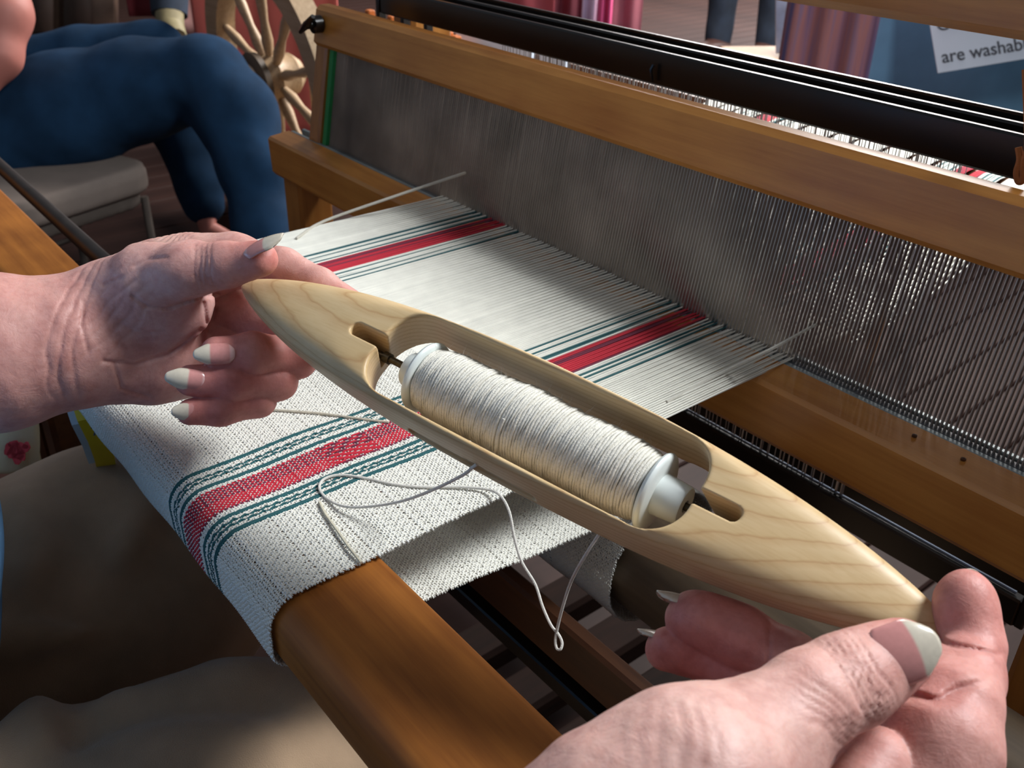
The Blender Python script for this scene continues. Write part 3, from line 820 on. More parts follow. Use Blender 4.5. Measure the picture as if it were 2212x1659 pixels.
radf = lambda u: .0124 + .0012 * np.exp(-((u - .5) / .42) ** 4) - .0011 * np.clip((np.abs(u - .5) - .44) / .06, 0, 1) + .0004 * np.sin(u * 17)
V_, F_ = coil(-.0456, .0494, turns, radf, 3, 'c')
V2_, F2_ = coil(-.0450, .0488, 90, lambda u: radf(u) - .0006, 8, 'c')
Vy = np.concatenate([V_, V2_]); Fy = np.concatenate([F_, F2_ + len(V_)])
me = mesh_np('wound_yarn', Vy, Fy, M['yarn']); set_color(me, np.repeat([(.90, .86, .76)], len(Vy), 0))
o = sh_obj(me, 'wound_yarn', bob); tag(o, 'tightly wound cream cotton')
b = MB(); b.lathe([(0, .0114), (.0945, .0114)], (-.0454, 0, ZB), (1, 0, 0), 40); o = b.build('inner_layers', M['yarn'], None, smooth=True, scale=1.0); o.parent = bob
set_color(o.data, np.repeat([(.80, .74, .62)], len(o.data.vertices), 0))
# fuzz on the yarn
b = MB(); rg = np.random.default_rng(4)
for i in range(420):
    x = rg.uniform(-.045, .049); th = rg.uniform(0, 2 * math.pi); r = float(radf((x + .0456) / .095)) + .0005
    p0 = np.array([x, r * math.cos(th), ZB + r * math.sin(th)]); er = np.array([0, math.cos(th), math.sin(th)])
    d = er * rg.uniform(.5, 1.4) + rg.normal(0, .6, 3); d *= .0013
    b.tube([p0, p0 + d, p0 + d * 1.7 + rg.normal(0, .0004, 3)], [.00003, .000025, .00001], 3, cap=False)
o = b.build('fuzz', M['yarn'], None, smooth=True, scale=1.0); o.parent = bob; tag(o, 'loose cotton fibres', kind='stuff')
set_color(o.data, np.repeat([(.9, .87, .8)], len(o.data.vertices), 0))

def SH(x, y, z):
    """shuttle-local metres -> units"""
    return np.array(SHM @ Vector((x, y, z))) / S
# loose weft yarn from the bobbin through the eye, over the cloth, hanging off its edge and back up
lift = lambda px, py, z: onz(px, py, z)
r_ = float(radf(.42)) + .0009
y1 = [SH(-.0035, r_ * math.cos(a), ZB + r_ * math.sin(a)) for a in (2.0, 2.4, 2.8)] + [SH(-.006, -.0150, -.0060), SH(-.0075, -.0190, -.0044), SH(-.009, -.0226, -.0042)]
dse = .36
y1 += [Pm(1000, 1026, .362), Pm(940, 1056, .384), Pm(870, 1082, .402), onz(800, 1094, .03), onz(745, 1094, .016), onz(708, 1078, .008), onz(690, 1055, .008), onz(700, 1035, .009), onz(735, 1026, .009),
       onz(790, 1033, .009), onz(850, 1046, .010), onz(910, 1052, .010), onz(990, 1052, .010), onz(1050, 1057, .012), onz(1080, 1070, .018)]
dE = float(np.dot(onz(1080, 1070, .018) - [0, 0, 1], RM[:, 2])) * S
y1 += [Pm(1100, 1105, dE * .99), Pm(1112, 1165, dE * .985), Pm(1128, 1215, dE * .98), Pm(1156, 1262, dE * .975), Pm(1172, 1310, dE * .97), Pm(1190, 1350, dE * .965), Pm(1206, 1370, dE * .96), Pm(1214, 1388, dE * .957),
       Pm(1211, 1402, dE * .955), Pm(1203, 1401, dE * .957), Pm(1200, 1385, dE * .96), Pm(1203, 1362, dE * .96), Pm(1213, 1320, dE * .95), Pm(1232, 1260, dE * .93), Pm(1258, 1210, .372), Pm(1290, 1160, .366), Pm(1318, 1118, .362)]
yarn_tube(y1, .0025, 'loose_yarn', label='slack cream weft yarn trailing from the shuttle over the cloth edge', cat='yarn', col=(.80, .77, .70), n=8)
y2 = [onz(690, 1085, .008), onz(704, 1112, .008), onz(728, 1145, .008), onz(752, 1180, .008), onz(768, 1200, .008), onz(780, 1216, .006)]
yarn_tube(y2, .0028, 'yarn_end', label='short pale yarn end lying on the cloth by its selvedge', cat='yarn', col=(.74, .68, .52), n=6)
y3 = [onz(560, 882, .008), onz(600, 886, .008), onz(680, 892, .008), onz(730, 898, .008), onz(790, 906, .008), onz(840, 912, .008)]
yarn_tube(y3, .0025, 'yarn_end', label='thin straight yarn end lying on the cloth beside the left fingers', cat='yarn', col=(.74, .68, .54), n=6)

# ================================================================== hands (camera-space metres)
SK = np.array([.62, .325, .28]); SKR = np.array([.62, .20, .17]); SKP = np.array([.66, .42, .37])
def grooves(p, c, ax, rad, n, sp, amp, w=.0005):
    """n parallel skin folds around point c, spaced along ax"""
    ax = np.asarray(ax, float); ax = ax / np.linalg.norm(ax); q = p - np.asarray(c)
    s_ = q @ ax; r2 = (q * q).sum(1); m_ = np.exp(-(r2 / rad ** 2) ** 2)
    s_ = s_ + .0012 * nz(p, 260) 
    g = 0
    for k in range(n): g = g + np.exp(-((s_ - (k - (n - 1) / 2) * sp) / w) ** 2)
    return amp * g * m_

# ---- left hand
LF = {
 'arm': [J(-700, 860, .40, 215), J(-300, 800, .40, 190), J(0, 761, .405, 166), J(130, 742, .412, 138), J(200, 730, .418, 132)],
 'index': [J(430, 582, .432, 64), J(525, 566, .428, 52), J(610, 578, .418, 42), J(690, 618, .410, 38), J(790, 678, .402, 31)],
 'middle': [J(500, 660, .448, 60), J(600, 715, .440, 48), J(640, 772, .418, 44), J(545, 764, .404, 45), J(470, 763, .399, 36)],
 'ring': [J(470, 730, .452, 60), J(580, 790, .438, 46), J(598, 822, .415, 42), J(500, 824, .403, 43), J(412, 822, .397, 34)],
 'pinky': [J(420, 790, .448, 58), J(540, 850, .432, 42), J(556, 862, .414, 38), J(480, 882, .404, 36), J(412, 890, .398, 29)],
 'thumb': [J(250, 650, .415, 92), J(330, 610, .405, 84), J(410, 582, .397, 60), J(490, 572, .390, 48), J(560, 560, .386, 40)],
}
def px_crease(p, pts, amp, w, zmax=9):
    """a shallow skin crease following a line on the hand"""
    q = p[:, :2] / p[:, 2:3] * F + np.array([CX, CY]); d2 = np.full(len(p), 1e9)
    for a, b_ in zip(pts[:-1], pts[1:]):
        a = np.array(a, float); ba = np.array(b_, float) - a; t = np.clip((q - a) @ ba / (ba @ ba), 0, 1)
        d2 = np.minimum(d2, ((q - a - t[:, None] * ba) ** 2).sum(1))
    return amp * np.exp(-d2 / w ** 2) * (p[:, 2] < zmax)
def f_left(p):
    palm = chain(p, LF['arm'], .006)
    palm = smin(palm, cap(p, *[x for j in (LF['arm'][-1],) for x in ()] or (LF['arm'][-1][0],), J(350, 760, .432, 84)[0], LF['arm'][-1][1] * .92, 84 * .432 / F), .012)
    palm = smin(palm, ell(p, J(345, 655, .414, 0)[0], (.0235, .0195, .0165), None), .010)
    palm = smin(palm, chain(p, [J(260, 640, .432, 70), J(360, 590, .434, 62), J(430, 582, .432, 62)], .006), .012)
    palm = smin(palm, chain(p, [J(330, 720, .440, 80), J(460, 680, .452, 62)], .006), .012)
    palm = smin(palm, chain(p, [J(230, 760, .424, 96), J(330, 790, .430, 74), J(430, 800, .444, 56)], .008), .010)
    palm = smin(palm, chain(p, [J(300, 560, .436, 36), J(400, 545, .434, 34), J(500, 540, .430, 36)], .006), .006)
    out = palm
    for nme, k in (('index', .006), ('middle', .006), ('ring', .006), ('pinky', .006), ('thumb', .006)):
        c = chain(p, LF[nme], .0035)
        if nme == 'thumb':
            c = smin(c, ell(p, J(400, 590, .392, 0)[0], (.0135, .0095, .0095)), .006)
        out = np.minimum(out, smin(palm, c, k)) if nme != 'thumb' else np.minimum(out, smin(palm, c, .008))
    # wrist and thumb creases, tendons
    g = grooves(p, J(150, 700, .39, 0)[0], (1, .15, 0), .03, 3, .0040, .0005, .0007)
    g = g + grooves(p, J(440, 572, .384, 0)[0], (1, -.1, 0), .012, 4, .0022, .0004, .0005)
    g = g + grooves(p, J(330, 545, .42, 0)[0], (.8, .6, 0), .020, 8, .0024, .0006, .0006)
    g = g + grooves(p, J(250, 690, .40, 0)[0], (.75, .65, 0), .026, 5, .0042, .0003, .0007)
    for pl, am in ((((286, 639), (318, 661), (362, 666), (416, 646), (470, 634)), .0011), (((224, 780), (289, 787), (362, 766), (434, 711)), .0009),
                   (((439, 654), (446, 697)), .0009), (((246, 787), (262, 838), (325, 858)), .0006), (((466, 668), (452, 715)), .0010),
                   (((262, 700), (300, 720), (352, 716)), .0004), (((180, 650), (176, 700), (190, 760)), .0006), (((225, 615), (262, 600)), .0008), (((290, 575), (320, 560), (360, 556)), .0006), (((250, 640), (290, 606)), .0005)):
        g = g + px_crease(p, pl, am, 4.5, .437)
    for nme in ('middle', 'ring', 'pinky'):
        a, b_ = LF[nme][2][0], LF[nme][3][0]; c_ = b_ * .8 + a * .2 - np.array([0, 0, .009])
        g = g + grooves(p, c_, a - b_, .008, 4, .0011, .00022, .0003)
    return out + g + .00022 * nz(p, 330, 2)
pos, quads = surface_nets(f_left, (-.46, -.085, .33), (-.040, .055, .475), (.00088, -.225, -9), 'l', None)
# arm further out at the left keeps the same function on a coarse grid
def tint_hand(pos, tips, reds, base=SK):
    c = np.repeat(base[None], len(pos), 0)
    for (t, R0) in tips:
        w = np.exp(-(np.linalg.norm(pos - t, axis=1) / R0) ** 2)[:, None]; c = c * (1 - w) + SKR * w
    for (t, R0, cc) in reds:
        w = np.exp(-(np.linalg.norm(pos - t, axis=1) / R0) ** 2)[:, None]; c = c * (1 - w) + np.array(cc) * w
    return np.clip(c, 0, 1)
person = empty('person', (-1.75, -.4, ZF), 'seated weaver in brown trousers and pale blue shirt holding the shuttle in both hands', 'person')
def add_arm(pieces):
    V_ = []; F_ = []; C_ = []; n0 = 0
    for pos_, q_, c_ in pieces: V_.append(c2w(pos_)); F_.append(q_ + n0); C_.append(c_); n0 += len(pos_)
    me_ = mesh_np('arm', np.concatenate(V_), np.concatenate(F_), M['skin']); set_color(me_, np.concatenate(C_)); return link(me_, 'arm', person)
tl = [(LF[k][-1][0], .013) for k in ('index', 'middle', 'ring', 'pinky', 'thumb')]
rl = [(LF['thumb'][3][0], .014, (.60, .27, .23)), (J(330, 650, .40, 0)[0], .03, (.58, .36, .34)), (J(20, 700, .38, 0)[0], .05, (.60, .30, .26)), (LF['middle'][2][0], .02, (.62, .22, .19)), (LF['ring'][3][0], .02, (.60, .20, .18)),
      (J(330, 520, .42, 0)[0], .022, (.66, .40, .34))]
add_arm([(pos, quads, tint_hand(pos, tl, rl))])
# ---- right hand
RF = {
 'arm': [J(800, 2300, .215, 300), J(1080, 2020, .213, 250), J(1330, 1800, .212, 205), J(1480, 1705, .215, 182)],
 'thumb': [J(1500, 1672, .216, 158), J(1650, 1590, .226, 126), J(1745, 1515, .231, 103), J(1835, 1468, .236, 98), J(1945, 1408, .242, 72)],
 'index': [J(1985, 1730, .243, 130), J(2032, 1600, .247, 124), J(2060, 1520, .252, 98), J(2082, 1460, .260, 82), J(2104, 1395, .266, 62), J(2086, 1302, .272, 56)],
 'middle': [J(1930, 1650, .262, 100), J(1800, 1500, .282, 74), J(1700, 1432, .290, 68), J(1600, 1378, .296, 68), J(1500, 1338, .301, 62)],
 'ring': [J(1860, 1700, .268, 90), J(1720, 1560, .285, 64), J(1640, 1490, .292, 54), J(1545, 1425, .300, 50), J(1440, 1402, .306, 46)],
 'pinky': [J(2000, 1830, .240, 95), J(1930, 1730, .240, 82), J(1893, 1652, .241, 74), J(1858, 1700, .234, 60), J(1820, 1760, .228, 48)],
}
def f_right(p):
    palm = chain(p, RF['arm'], .008)
    palm = smin(palm, chain(p, [J(1480, 1720, .215, 170), J(1690, 1830, .235, 160), J(1900, 1850, .25, 120)], .01), .015)
    palm = smin(palm, chain(p, [J(1760, 1760, .262, 110), J(1930, 1660, .272, 90)], .01), .012)
    out = palm
    for nme, k in (('index', .008), ('middle', .006), ('ring', .006), ('pinky', .002), ('thumb', .010)):
        c = chain(p, RF[nme], .0022 if nme == 'index' else .0035)
        if nme == 'middle': c = smin(c, ell(p, J(1545, 1350, .297, 0)[0], (.0125, .0088, .0085), np.array([[.88, .47, 0], [-.47, .88, 0], [0, 0, 1]])), .003)
        if nme == 'ring': c = smin(c, ell(p, J(1480, 1405, .301, 0)[0], (.0105, .0065, .0068), np.array([[.93, .36, 0], [-.36, .93, 0], [0, 0, 1]])), .003)
        if nme == 'thumb': c = smin(c, ell(p, J(1890, 1440, .239, 0)[0], (.0125, .0088, .0085), np.array([[.87, -.5, 0], [.5, .87, 0], [0, 0, 1]])), .004)
        if nme == 'index': c = smin(c, ell(p, J(2086, 1320, .270, 0)[0], (.0083, .0115, .0082)), .004)
        out = np.minimum(out, smin(palm, c, k))
    g = grooves(p, J(1860, 1450, .2255, 0)[0], (.87, -.5, 0), .0125, 6, .0017, .00055, .0004)
    g = g + grooves(p, J(1790, 1540, .222, 0)[0], (.6, -.8, 0), .010, 5, .0019, .0004, .0005)
    g = g + grooves(p, J(1500, 1520, .19, 0)[0], (1, .25, 0), .020, 6, .0034, .0004, .0009)
    g = g + grooves(p, J(2060, 1395, .259, 0)[0], (-.1, 1, 0), .011, 1, .002, .0012, .0006)
    g = g + grooves(p, J(2010, 1490, .247, 0)[0], (.25, 1, 0), .012, 1, .002, .0013, .0007)
    g = g + grooves(p, J(1660, 1400, .285, 0)[0], (.85, .3, 0), .010, 1, .002, .0006, .0005)
    return out + g + .0002 * nz(p, 330, 1)
pos, quads = surface_nets(f_right, (-.09, .042, .14), (.150, .24, .325), (.00088, .005, .125), 'r', None)
tr = [(RF[k][-1][0], .013) for k in ('index', 'middle', 'ring', 'thumb')]
rr_ = [(RF['middle'][3][0], .016, (.64, .22, .19)), (RF['ring'][3][0], .016, (.62, .20, .18)), (RF['index'][2][0], .022, (.68, .30, .26)), (RF['index'][4][0], .016, (.70, .30, .26)), (RF['pinky'][2][0], .014, (.64, .30, .26)),
       (J(1560, 1600, .19, 0)[0], .035, (.66, .40, .35)), (J(1840, 1460, .222, 0)[0], .014, (.68, .36, .31))]
add_arm([(pos, quads, tint_hand(pos, tr, rr_, np.array([.62, .35, .30])))])
def fingernail(name, B, T, n, width, parent, curv=1.0, bed=.62, lab=None):
    """long curved nail plate from cuticle B to free edge T (camera-space metres), outward normal n"""
    B = np.asarray(B); T = np.asarray(T); ax = T - B; Ln = np.linalg.norm(ax); ax /= Ln
    n = np.asarray(n, float); n -= (n @ ax) * ax; n /= np.linalg.norm(n); sd = np.cross(ax, n)
    NS, NT = 22, 13; vs = []; cs = []
    pink = np.array([.62, .27, .25]); tip = np.array([.64, .57, .46]); lun = np.array([.72, .44, .42])
    for lay in (0, 1):
        for i in range(NS):
            s_ = i / (NS - 1)
            w = width / 2 * (1 - max(0, (s_ - .55) / .45) ** 2.2 * .38) * (1 - max(0, (.18 - s_) / .18) ** 2 * .35)
            lon = -.06 * Ln * (2 * s_ - 1) ** 2
            for j in range(NT):
                t = -1 + 2 * j / (NT - 1); th = t * 1.05 * curv
                e_ = (1 - t * t) ** .5
                endr = (.20 * Ln * (e_ - 1)) * (1 if s_ > .5 else -.5) * abs(2 * s_ - 1) ** 2
                p_ = B + ax * (s_ * Ln + endr) + sd * (w * math.sin(th) / math.sin(1.05 * curv)) - n * (w * (1 - math.cos(th)) * .95 - lon) - n * (.00045 * lay)
                vs.append(p_)
                f_ = s_ - .05 * (1 - e_)
                c_ = tip if f_ > bed + .03 else (lun if s_ < .14 else pink)
                cs.append(c_)
    fs = []
    for lay in (0, 1):
        o0 = lay * NS * NT
        for i in range(NS - 1):
            for j in range(NT - 1):
                q = [o0 + i * NT + j, o0 + (i + 1) * NT + j, o0 + (i + 1) * NT + j + 1, o0 + i * NT + j + 1]
                fs.append(q if lay == 0 else q[::-1])
    o1 = NS * NT
    rim = [j for j in range(NT)] + [i * NT + NT - 1 for i in range(1, NS)] + [(NS - 1) * NT + j for j in range(NT - 2, -1, -1)] + [i * NT for i in range(NS - 2, 0, -1)]
    for a, b_ in zip(rim, rim[1:] + rim[:1]): fs.append([a, b_, b_ + o1, a + o1])
    me_ = mesh_np(name, c2w(np.array(vs)), np.array(fs), M['nail']); set_color(me_, np.array(cs))
    o_ = link(me_, name, parent); return o_
def Jc(px, py, d): return J(px, py, d, 0)[0]
# left: thumb nail seen almost edge on, three curled fingers with nails towards the viewer
fingernail('fingernail', Jc(522, 536, .3805), Jc(608, 499, .3765), (-.35, -.80, -.5), .0118, person, bed=.5)
fingernail('fingernail', Jc(508, 762, .3925), Jc(416, 765, .3885), (-.10, -.05, -1), .0088, person, bed=.55)
fingernail('fingernail', Jc(448, 826, .3920), Jc(355, 814, .3872), (-.10, .05, -1), .0088, person, bed=.42)
fingernail('fingernail', Jc(438, 892, .3945), Jc(370, 890, .3898), (-.12, .10, -1), .0072, person, bed=.40)
# right: broad thumb nail, index nail tip, two nails of the supporting fingers seen from below
fingernail('fingernail', Jc(1893, 1436, .2290), Jc(2034, 1382, .2300), (.10, -.30, -1), .0150, person, curv=.85, bed=.60)
fingernail('fingernail', Jc(2082, 1300, .2800), Jc(2092, 1226, .2780), (.0, -.25, 1), .0095, person, bed=.45)
fingernail('fingernail', Jc(1530, 1300, .3030), Jc(1420, 1268, .3045), (.15, -1, .25), .0125, person, bed=.25)
fingernail('fingernail', Jc(1472, 1374, .3070), Jc(1378, 1352, .3075), (.15, -1, .25), .0085, person, bed=.25)

# ---- weaver's clothes (units)
def sdf_obj(name, f, lo, hi, h, mat, parent=None):
    pos_, q_ = surface_nets(f, lo, hi, h, name, None)
    me_ = mesh_np(name, pos_ * S, q_, mat); return link(me_, name, parent)
def fold(p, a, b_, amp, w):
    """a soft ridge along the segment a-b"""
    a = np.asarray(a); b_ = np.asarray(b_); ba = b_ - a; t = np.clip((p - a) @ ba / (ba @ ba), 0, 1)
    return -amp * np.exp(-(np.linalg.norm(p - a - t[:, None] * ba, axis=1) / w) ** 2)
def f_trousers(p):
    l = chain(p, [((-2.05, -.35, -.76), .36), ((-2.16, .45, -.78), .365), ((-2.40, 1.15, -.86), .28)], .1)
    r = chain(p, [((-1.42, -.35, -.74), .36), ((-1.26, .35, -.78), .35), ((-1.30, .80, -1.0), .28)], .1)
    l = smin(l, chain(p, [((-2.42, 1.15, -.84), .26), ((-2.46, 1.25, -1.5), .2), ((-2.44, 1.15, -2.28), .19)], .1), .08)
    r = smin(r, chain(p, [((-1.30, .80, -1.0), .27), ((-1.15, 1.05, -1.6), .2), ((-1.0, 1.15, -2.28), .19)], .1), .08)
    hip = ell(p, (-1.72, -.45, -.80), (.68, .45, .42))
    d = smin(smin(l, r, .06), hip, .2)
    g = fold(p, (-1.9, -.1, -.46), (-1.62, .6, -.62), .035, .05) + fold(p, (-2.3, .1, -.44), (-1.9, .75, -.6), .02, .06) + fold(p, (-1.5, .1, -.46), (-1.25, .7, -.56), .03, .05)
    g = g + fold(p, (-2.55, .2, -.6), (-2.2, .9, -.55), .02, .07) - fold(p, (-1.72, .0, -.5), (-1.5, .55, -.66), .04, .05)
    for (a_, b2_, am_, w_) in (((390, 1110), (185, 1480), .05, .035), ((330, 1080), (150, 1400), -.04, .05), ((60, 1110), (118, 1600), -.05, .04), ((105, 1250), (160, 1600), .05, .03),
                              ((230, 1520), (520, 1450), -.03, .035), ((200, 1560), (560, 1530), .03, .04), ((470, 1180), (330, 1440), .035, .04)):
        g = g - fold(p, onz(*a_, -.44), onz(*b2_, -.44), am_ * .6, w_ * 1.3)
    return d + g * 1.5 + .016 * nz(p * [1.5, .55, 1], 8, 1) + .006 * nz(p, 17, 4)
sdf_obj('trousers', f_trousers, (-2.85, -1.0, -2.48), (-.6, 1.7, -.2), .022, M['khaki'], person)
def f_shirt(p):
    d = ell(p, (-1.80, -.345, .0), (.62, .53, .80))
    d = smin(d, chain(p, [((-2.4, -.45, .7), .22), ((-2.3, -.35, .35), .2), ((-1.95, -.12, .36), .2)], .05), .1)
    d = smin(d, chain(p, [((-1.1, -.5, .7), .22), ((-.75, -.45, .3), .2)], .05), .1)
    return np.maximum(d + .014 * nz(p, 8, 2), p[:, 2] - 1.1)
sdf_obj('shirt', f_shirt, (-2.8, -1.15, -.75), (-.4, .3, 1.15), .024, M['shirt'], person)
for x in (-2.44, -1.0):
    def f_shoe(p, x=x): return np.maximum(smin(ell(p, (x, 1.35, ZF + .12), (.17, .5, .16)), ell(p, (x, 1.15, ZF + .2), (.16, .2, .2)), .05), -(p[:, 2] - ZF - .004))
    sdf_obj('shoe', f_shoe, (x - .25, .7, ZF - .02), (x + .25, 2.0, ZF + .5), .025, M['leather'], person)

# ================================================================== things beside the loom
# measuring tape draped over the breast beam at the left
tape = empty('measuring_tape', (-2.47, .5, 0), 'yellow cloth measuring tape hanging over the front beam at the cloth edge', 'measuring tape')
def ribbon(name, pts, w, mat, parent, thick=.003, wd=(1, 0, 0)):
    b_ = MB(); wd = np.array(wd, float); n_ = len(pts); vs_ = []
    for i, p_ in enumerate(pts):
        p_ = np.array(p_, float); t_ = np.array(pts[min(i + 1, n_ - 1)]) - np.array(pts[max(i - 1, 0)]); nn = np.cross(t_, wd); nn /= np.linalg.norm(nn)
        for (s1, s2) in ((-1, -1), (1, -1), (1, 1), (-1, 1)): vs_.append(p_ + wd * w / 2 * s1 + nn * thick / 2 * s2)
    fs_ = [(i * 4 + k, i * 4 + (k + 1) % 4, i * 4 + 4 + (k + 1) % 4, i * 4 + 4 + k) for i in range(n_ - 1) for k in range(4)] + [(3, 2, 1, 0), tuple((n_ - 1) * 4 + k for k in range(4))]
    b_.add(vs_, fs_); return b_.build(name, mat, parent, smooth=True)
yel = mkcol('yellow_tape', (214, 186, 34), rough=.5)
tp = [P(150, 800, .66), P(175, 860, .66), P(190, 905, .662), P(212, 950, .68), P(226, 990, .70), P(230, 1010, .72)]
wd_ = RM @ np.array([.97, -.2, .1]); wd_ /= np.linalg.norm(wd_)
ribbon('tape_band', tp, .047, yel, tape, wd=wd_)
ribbon('tape_reverse', [p_ + RM @ np.array([-.036, .012, .03]) for p_ in tp[:-1]], .03, mkcol('tape_back', (170, 186, 196), rough=.5), tape, wd=wd_)
def text_obj(s_, size, origin, ux_, uy_, mat, name, parent, ext=.0003, label=None):
    cu = bpy.data.curves.new(name, 'FONT'); cu.body = s_; cu.size = size; cu.extrude = ext; cu.offset = size * .012
    to = bpy.data.objects.new('tmp', cu); COL.objects.link(to)
    dg = bpy.context.evaluated_depsgraph_get(); me_ = bpy.data.meshes.new_from_object(to.evaluated_get(dg)); bpy.data.objects.remove(to)
    u_ = np.array(ux_, float); u_ /= np.linalg.norm(u_); v_ = np.array(uy_, float); v_ -= (v_ @ u_) * u_; v_ /= np.linalg.norm(v_); w_ = np.cross(u_, v_)
    mm = Matrix.Identity(4)
    for i in range(3): mm[i][0] = u_[i]; mm[i][1] = v_[i]; mm[i][2] = w_[i]
    mm.translation = Vector(origin) * S; me_.transform(mm); me_.materials.clear(); me_.materials.append(mat)
    o_ = link(me_, name, parent)
    if label: tag(o_, label)
    return o_
cam_r, cam_d, cam_f = RM[:, 0], RM[:, 1], RM[:, 2]
for (px, py, t_) in ((178, 895, '8'), (200, 942, '7')):
    text_obj(t_, .0075, P(px, py, .655), RM @ np.array([.95, -.25, .1]), RM @ np.array([-.3, -.95, 0]), M['ink'], 'numeral', tape)
# white bag with a red flower, hanging from the side of the loom
bag = empty('cloth_bag', P(20, 980, .80), 'white fabric with a printed red flower hanging beside the loom', 'fabric')
def sheet(name, grid, mat, parent, thick=.01):
    """grid (n,m,3) of points -> solid sheet"""
    g_ = np.array(grid, float); n_, m_ = g_.shape[:2]
    du = np.gradient(g_, axis=0); dv = np.gradient(g_, axis=1); nn = np.cross(du, dv); nn /= np.linalg.norm(nn, axis=2, keepdims=True) + 1e-9
    V_ = np.concatenate([(g_ + nn * thick / 2).reshape(-1, 3), (g_ - nn * thick / 2).reshape(-1, 3)])
    fs_ = []; o1_ = n_ * m_
    for i in range(n_ - 1):
        for j in range(m_ - 1):
            a_ = i * m_ + j; fs_.append([a_, a_ + m_, a_ + m_ + 1, a_ + 1]); fs_.append([o1_ + a_ + 1, o1_ + a_ + m_ + 1, o1_ + a_ + m_, o1_ + a_])
    rim = [j for j in range(m_)] + [i * m_ + m_ - 1 for i in range(1, n_)] + [(n_ - 1) * m_ + j for j in range(m_ - 2, -1, -1)] + [i * m_ for i in range(n_ - 2, 0, -1)]
    for a_, b_ in zip(rim, rim[1:] + rim[:1]): fs_.append([a_, b_, b_ + o1_, a_ + o1_])
    me_ = mesh_np(name, V_ * S, np.array(fs_), mat); return link(me_, name, parent)
g = []
for i in range(14):
    v = i / 13; row = []
    for j in range(14):
        u = j / 13; px = -130 + 205 * u + (14 * v if u > .5 else 0); py = 870 + 150 * v - 0 * u
        if u > .8: py -= 10 * v * (u - .8) * 5
        row.append(P(px, py, .80 + .01 * math.sin(u * 6 + v * 2)))
    g.append(row)
sheet('bag_cloth', g, mkcol('cream_cotton', (214, 214, 190), rough=.85), bag, .03)
b = MB()
for k, (dx_, dy_, r0) in enumerate(((0, 0, 16), (-14, -4, 11), (13, -6, 12), (3, 14, 11), (-6, -14, 9), (10, 10, 9), (22, -12, 7))):
    c_ = P(36 + dx_, 975 + dy_, .785); vs_ = [c_ + (RM @ np.array([math.cos(a), math.sin(a), 0])) * r0 * .785 / F / S * (1 + .2 * math.sin(3 * a + k)) for a in np.linspace(0, 2 * math.pi, 14)[:-1]]
    b.add([v_ for v_ in vs_] + [v_ - RM[:, 2] * .004 for v_ in vs_], [tuple(range(13)), tuple(range(13, 26))[::-1]] + [(i, (i + 1) % 13, 13 + (i + 1) % 13, 13 + i) for i in range(13)])
tag(b.build('flower_print', mkcol('flower_red', (196, 70, 84), rough=.85), bag), 'red flower print')

# rust cord hanging at the right end of the beater
q = [ony(2200, 318, 1.78), ony(2203, 345, 1.78), ony(2196, 372, 1.78), ony(2200, 392, 1.78), ony(2210, 388, 1.78), ony(2211, 350, 1.78), ony(2220, 310, 1.78), ony(2215, 150, 1.8)]
yarn_tube(q, .006, 'tie_cord', label='rust coloured cord looped at the right end of the beater rail', cat='cord', col=(.42, .15, .05))

# ================================================================== person on the chair
D1 = 2.3
def K(px, py, d, rpx):
    j = J(px, py, d, rpx); return (RM @ j[0] / .30 + np.array([0, 0, 1.0]), j[1] / .30)
p2 = empty('person', K(100, 300, D1, 1)[0] * [1, 1, 0] + [0, 0, ZF], 'seated person in blue jeans on a grey cushioned chair behind the loom', 'person')
def f_jeans(p):
    n_ = chain(p, [K(-60, 320, 2.32, 118), K(150, 240, 2.32, 118), K(300, 195, 2.31, 100), K(440, 168, 2.28, 86)], .15)
    n_ = smin(n_, chain(p, [K(450, 172, 2.28, 86), K(510, 250, 2.27, 84), K(545, 360, 2.26, 66), K(562, 480, 2.26, 54), K(566, 520, 2.26, 52)], .15), .1)
    f_ = chain(p, [K(-20, 190, 2.62, 90), K(180, 140, 2.62, 76), K(330, 115, 2.62, 66)], .1)
    f_ = smin(f_, chain(p, [K(335, 118, 2.62, 64), K(380, 260, 2.62, 60), K(430, 400, 2.60, 46), K(440, 440, 2.60, 44)], .1), .1)
    hip = chain(p, [K(-80, 290, 2.32, 120), K(-60, 240, 2.55, 110)], .1)
    d = np.minimum(smin(n_, hip, .15), smin(f_, hip, .15))
    g = fold(p, K(70, 190, 2.1, 1)[0], K(140, 300, 2.1, 1)[0], .05, .06) + fold(p, K(400, 150, 2.15, 1)[0], K(380, 250, 2.15, 1)[0], .04, .05) - fold(p, K(430, 130, 2.15, 1)[0], K(440, 260, 2.15, 1)[0], .05, .04) \
        + fold(p, K(250, 250, 2.12, 1)[0], K(380, 200, 2.12, 1)[0], .03, .05) - fold(p, K(200, 300, 2.12, 1)[0], K(420, 215, 2.12, 1)[0], .03, .04)
    return d + g + .006 * nz(p, 6, 3) + .005 * nz(p, 16, 5)
def bounds(pts, pad):
    a_ = np.array([q_[0] for q_ in pts]); return a_.min(0) - pad, a_.max(0) + pad
lo, hi = bounds([K(-80, 290, 2.32, 1), K(440, 168, 2.28, 1), K(562, 520, 2.26, 1), K(-20, 190, 2.62, 1), K(330, 115, 2.62, 1), K(440, 440, 2.6, 1)], .5)
sdf_obj('jeans', f_jeans, lo, hi, .04, M['denim'], p2)
def f_arm2(p): return chain(p, [K(-60, -330, 2.2, 60), K(-10, -90, 2.14, 58), K(6, 30, 2.12, 56), K(-6, 120, 2.12, 46), K(-40, 190, 2.12, 30)], .1)
lo, hi = bounds([K(-60, -330, 2.2, 1), K(6, 30, 2.12, 1), K(-40, 190, 2.12, 1)], .35)
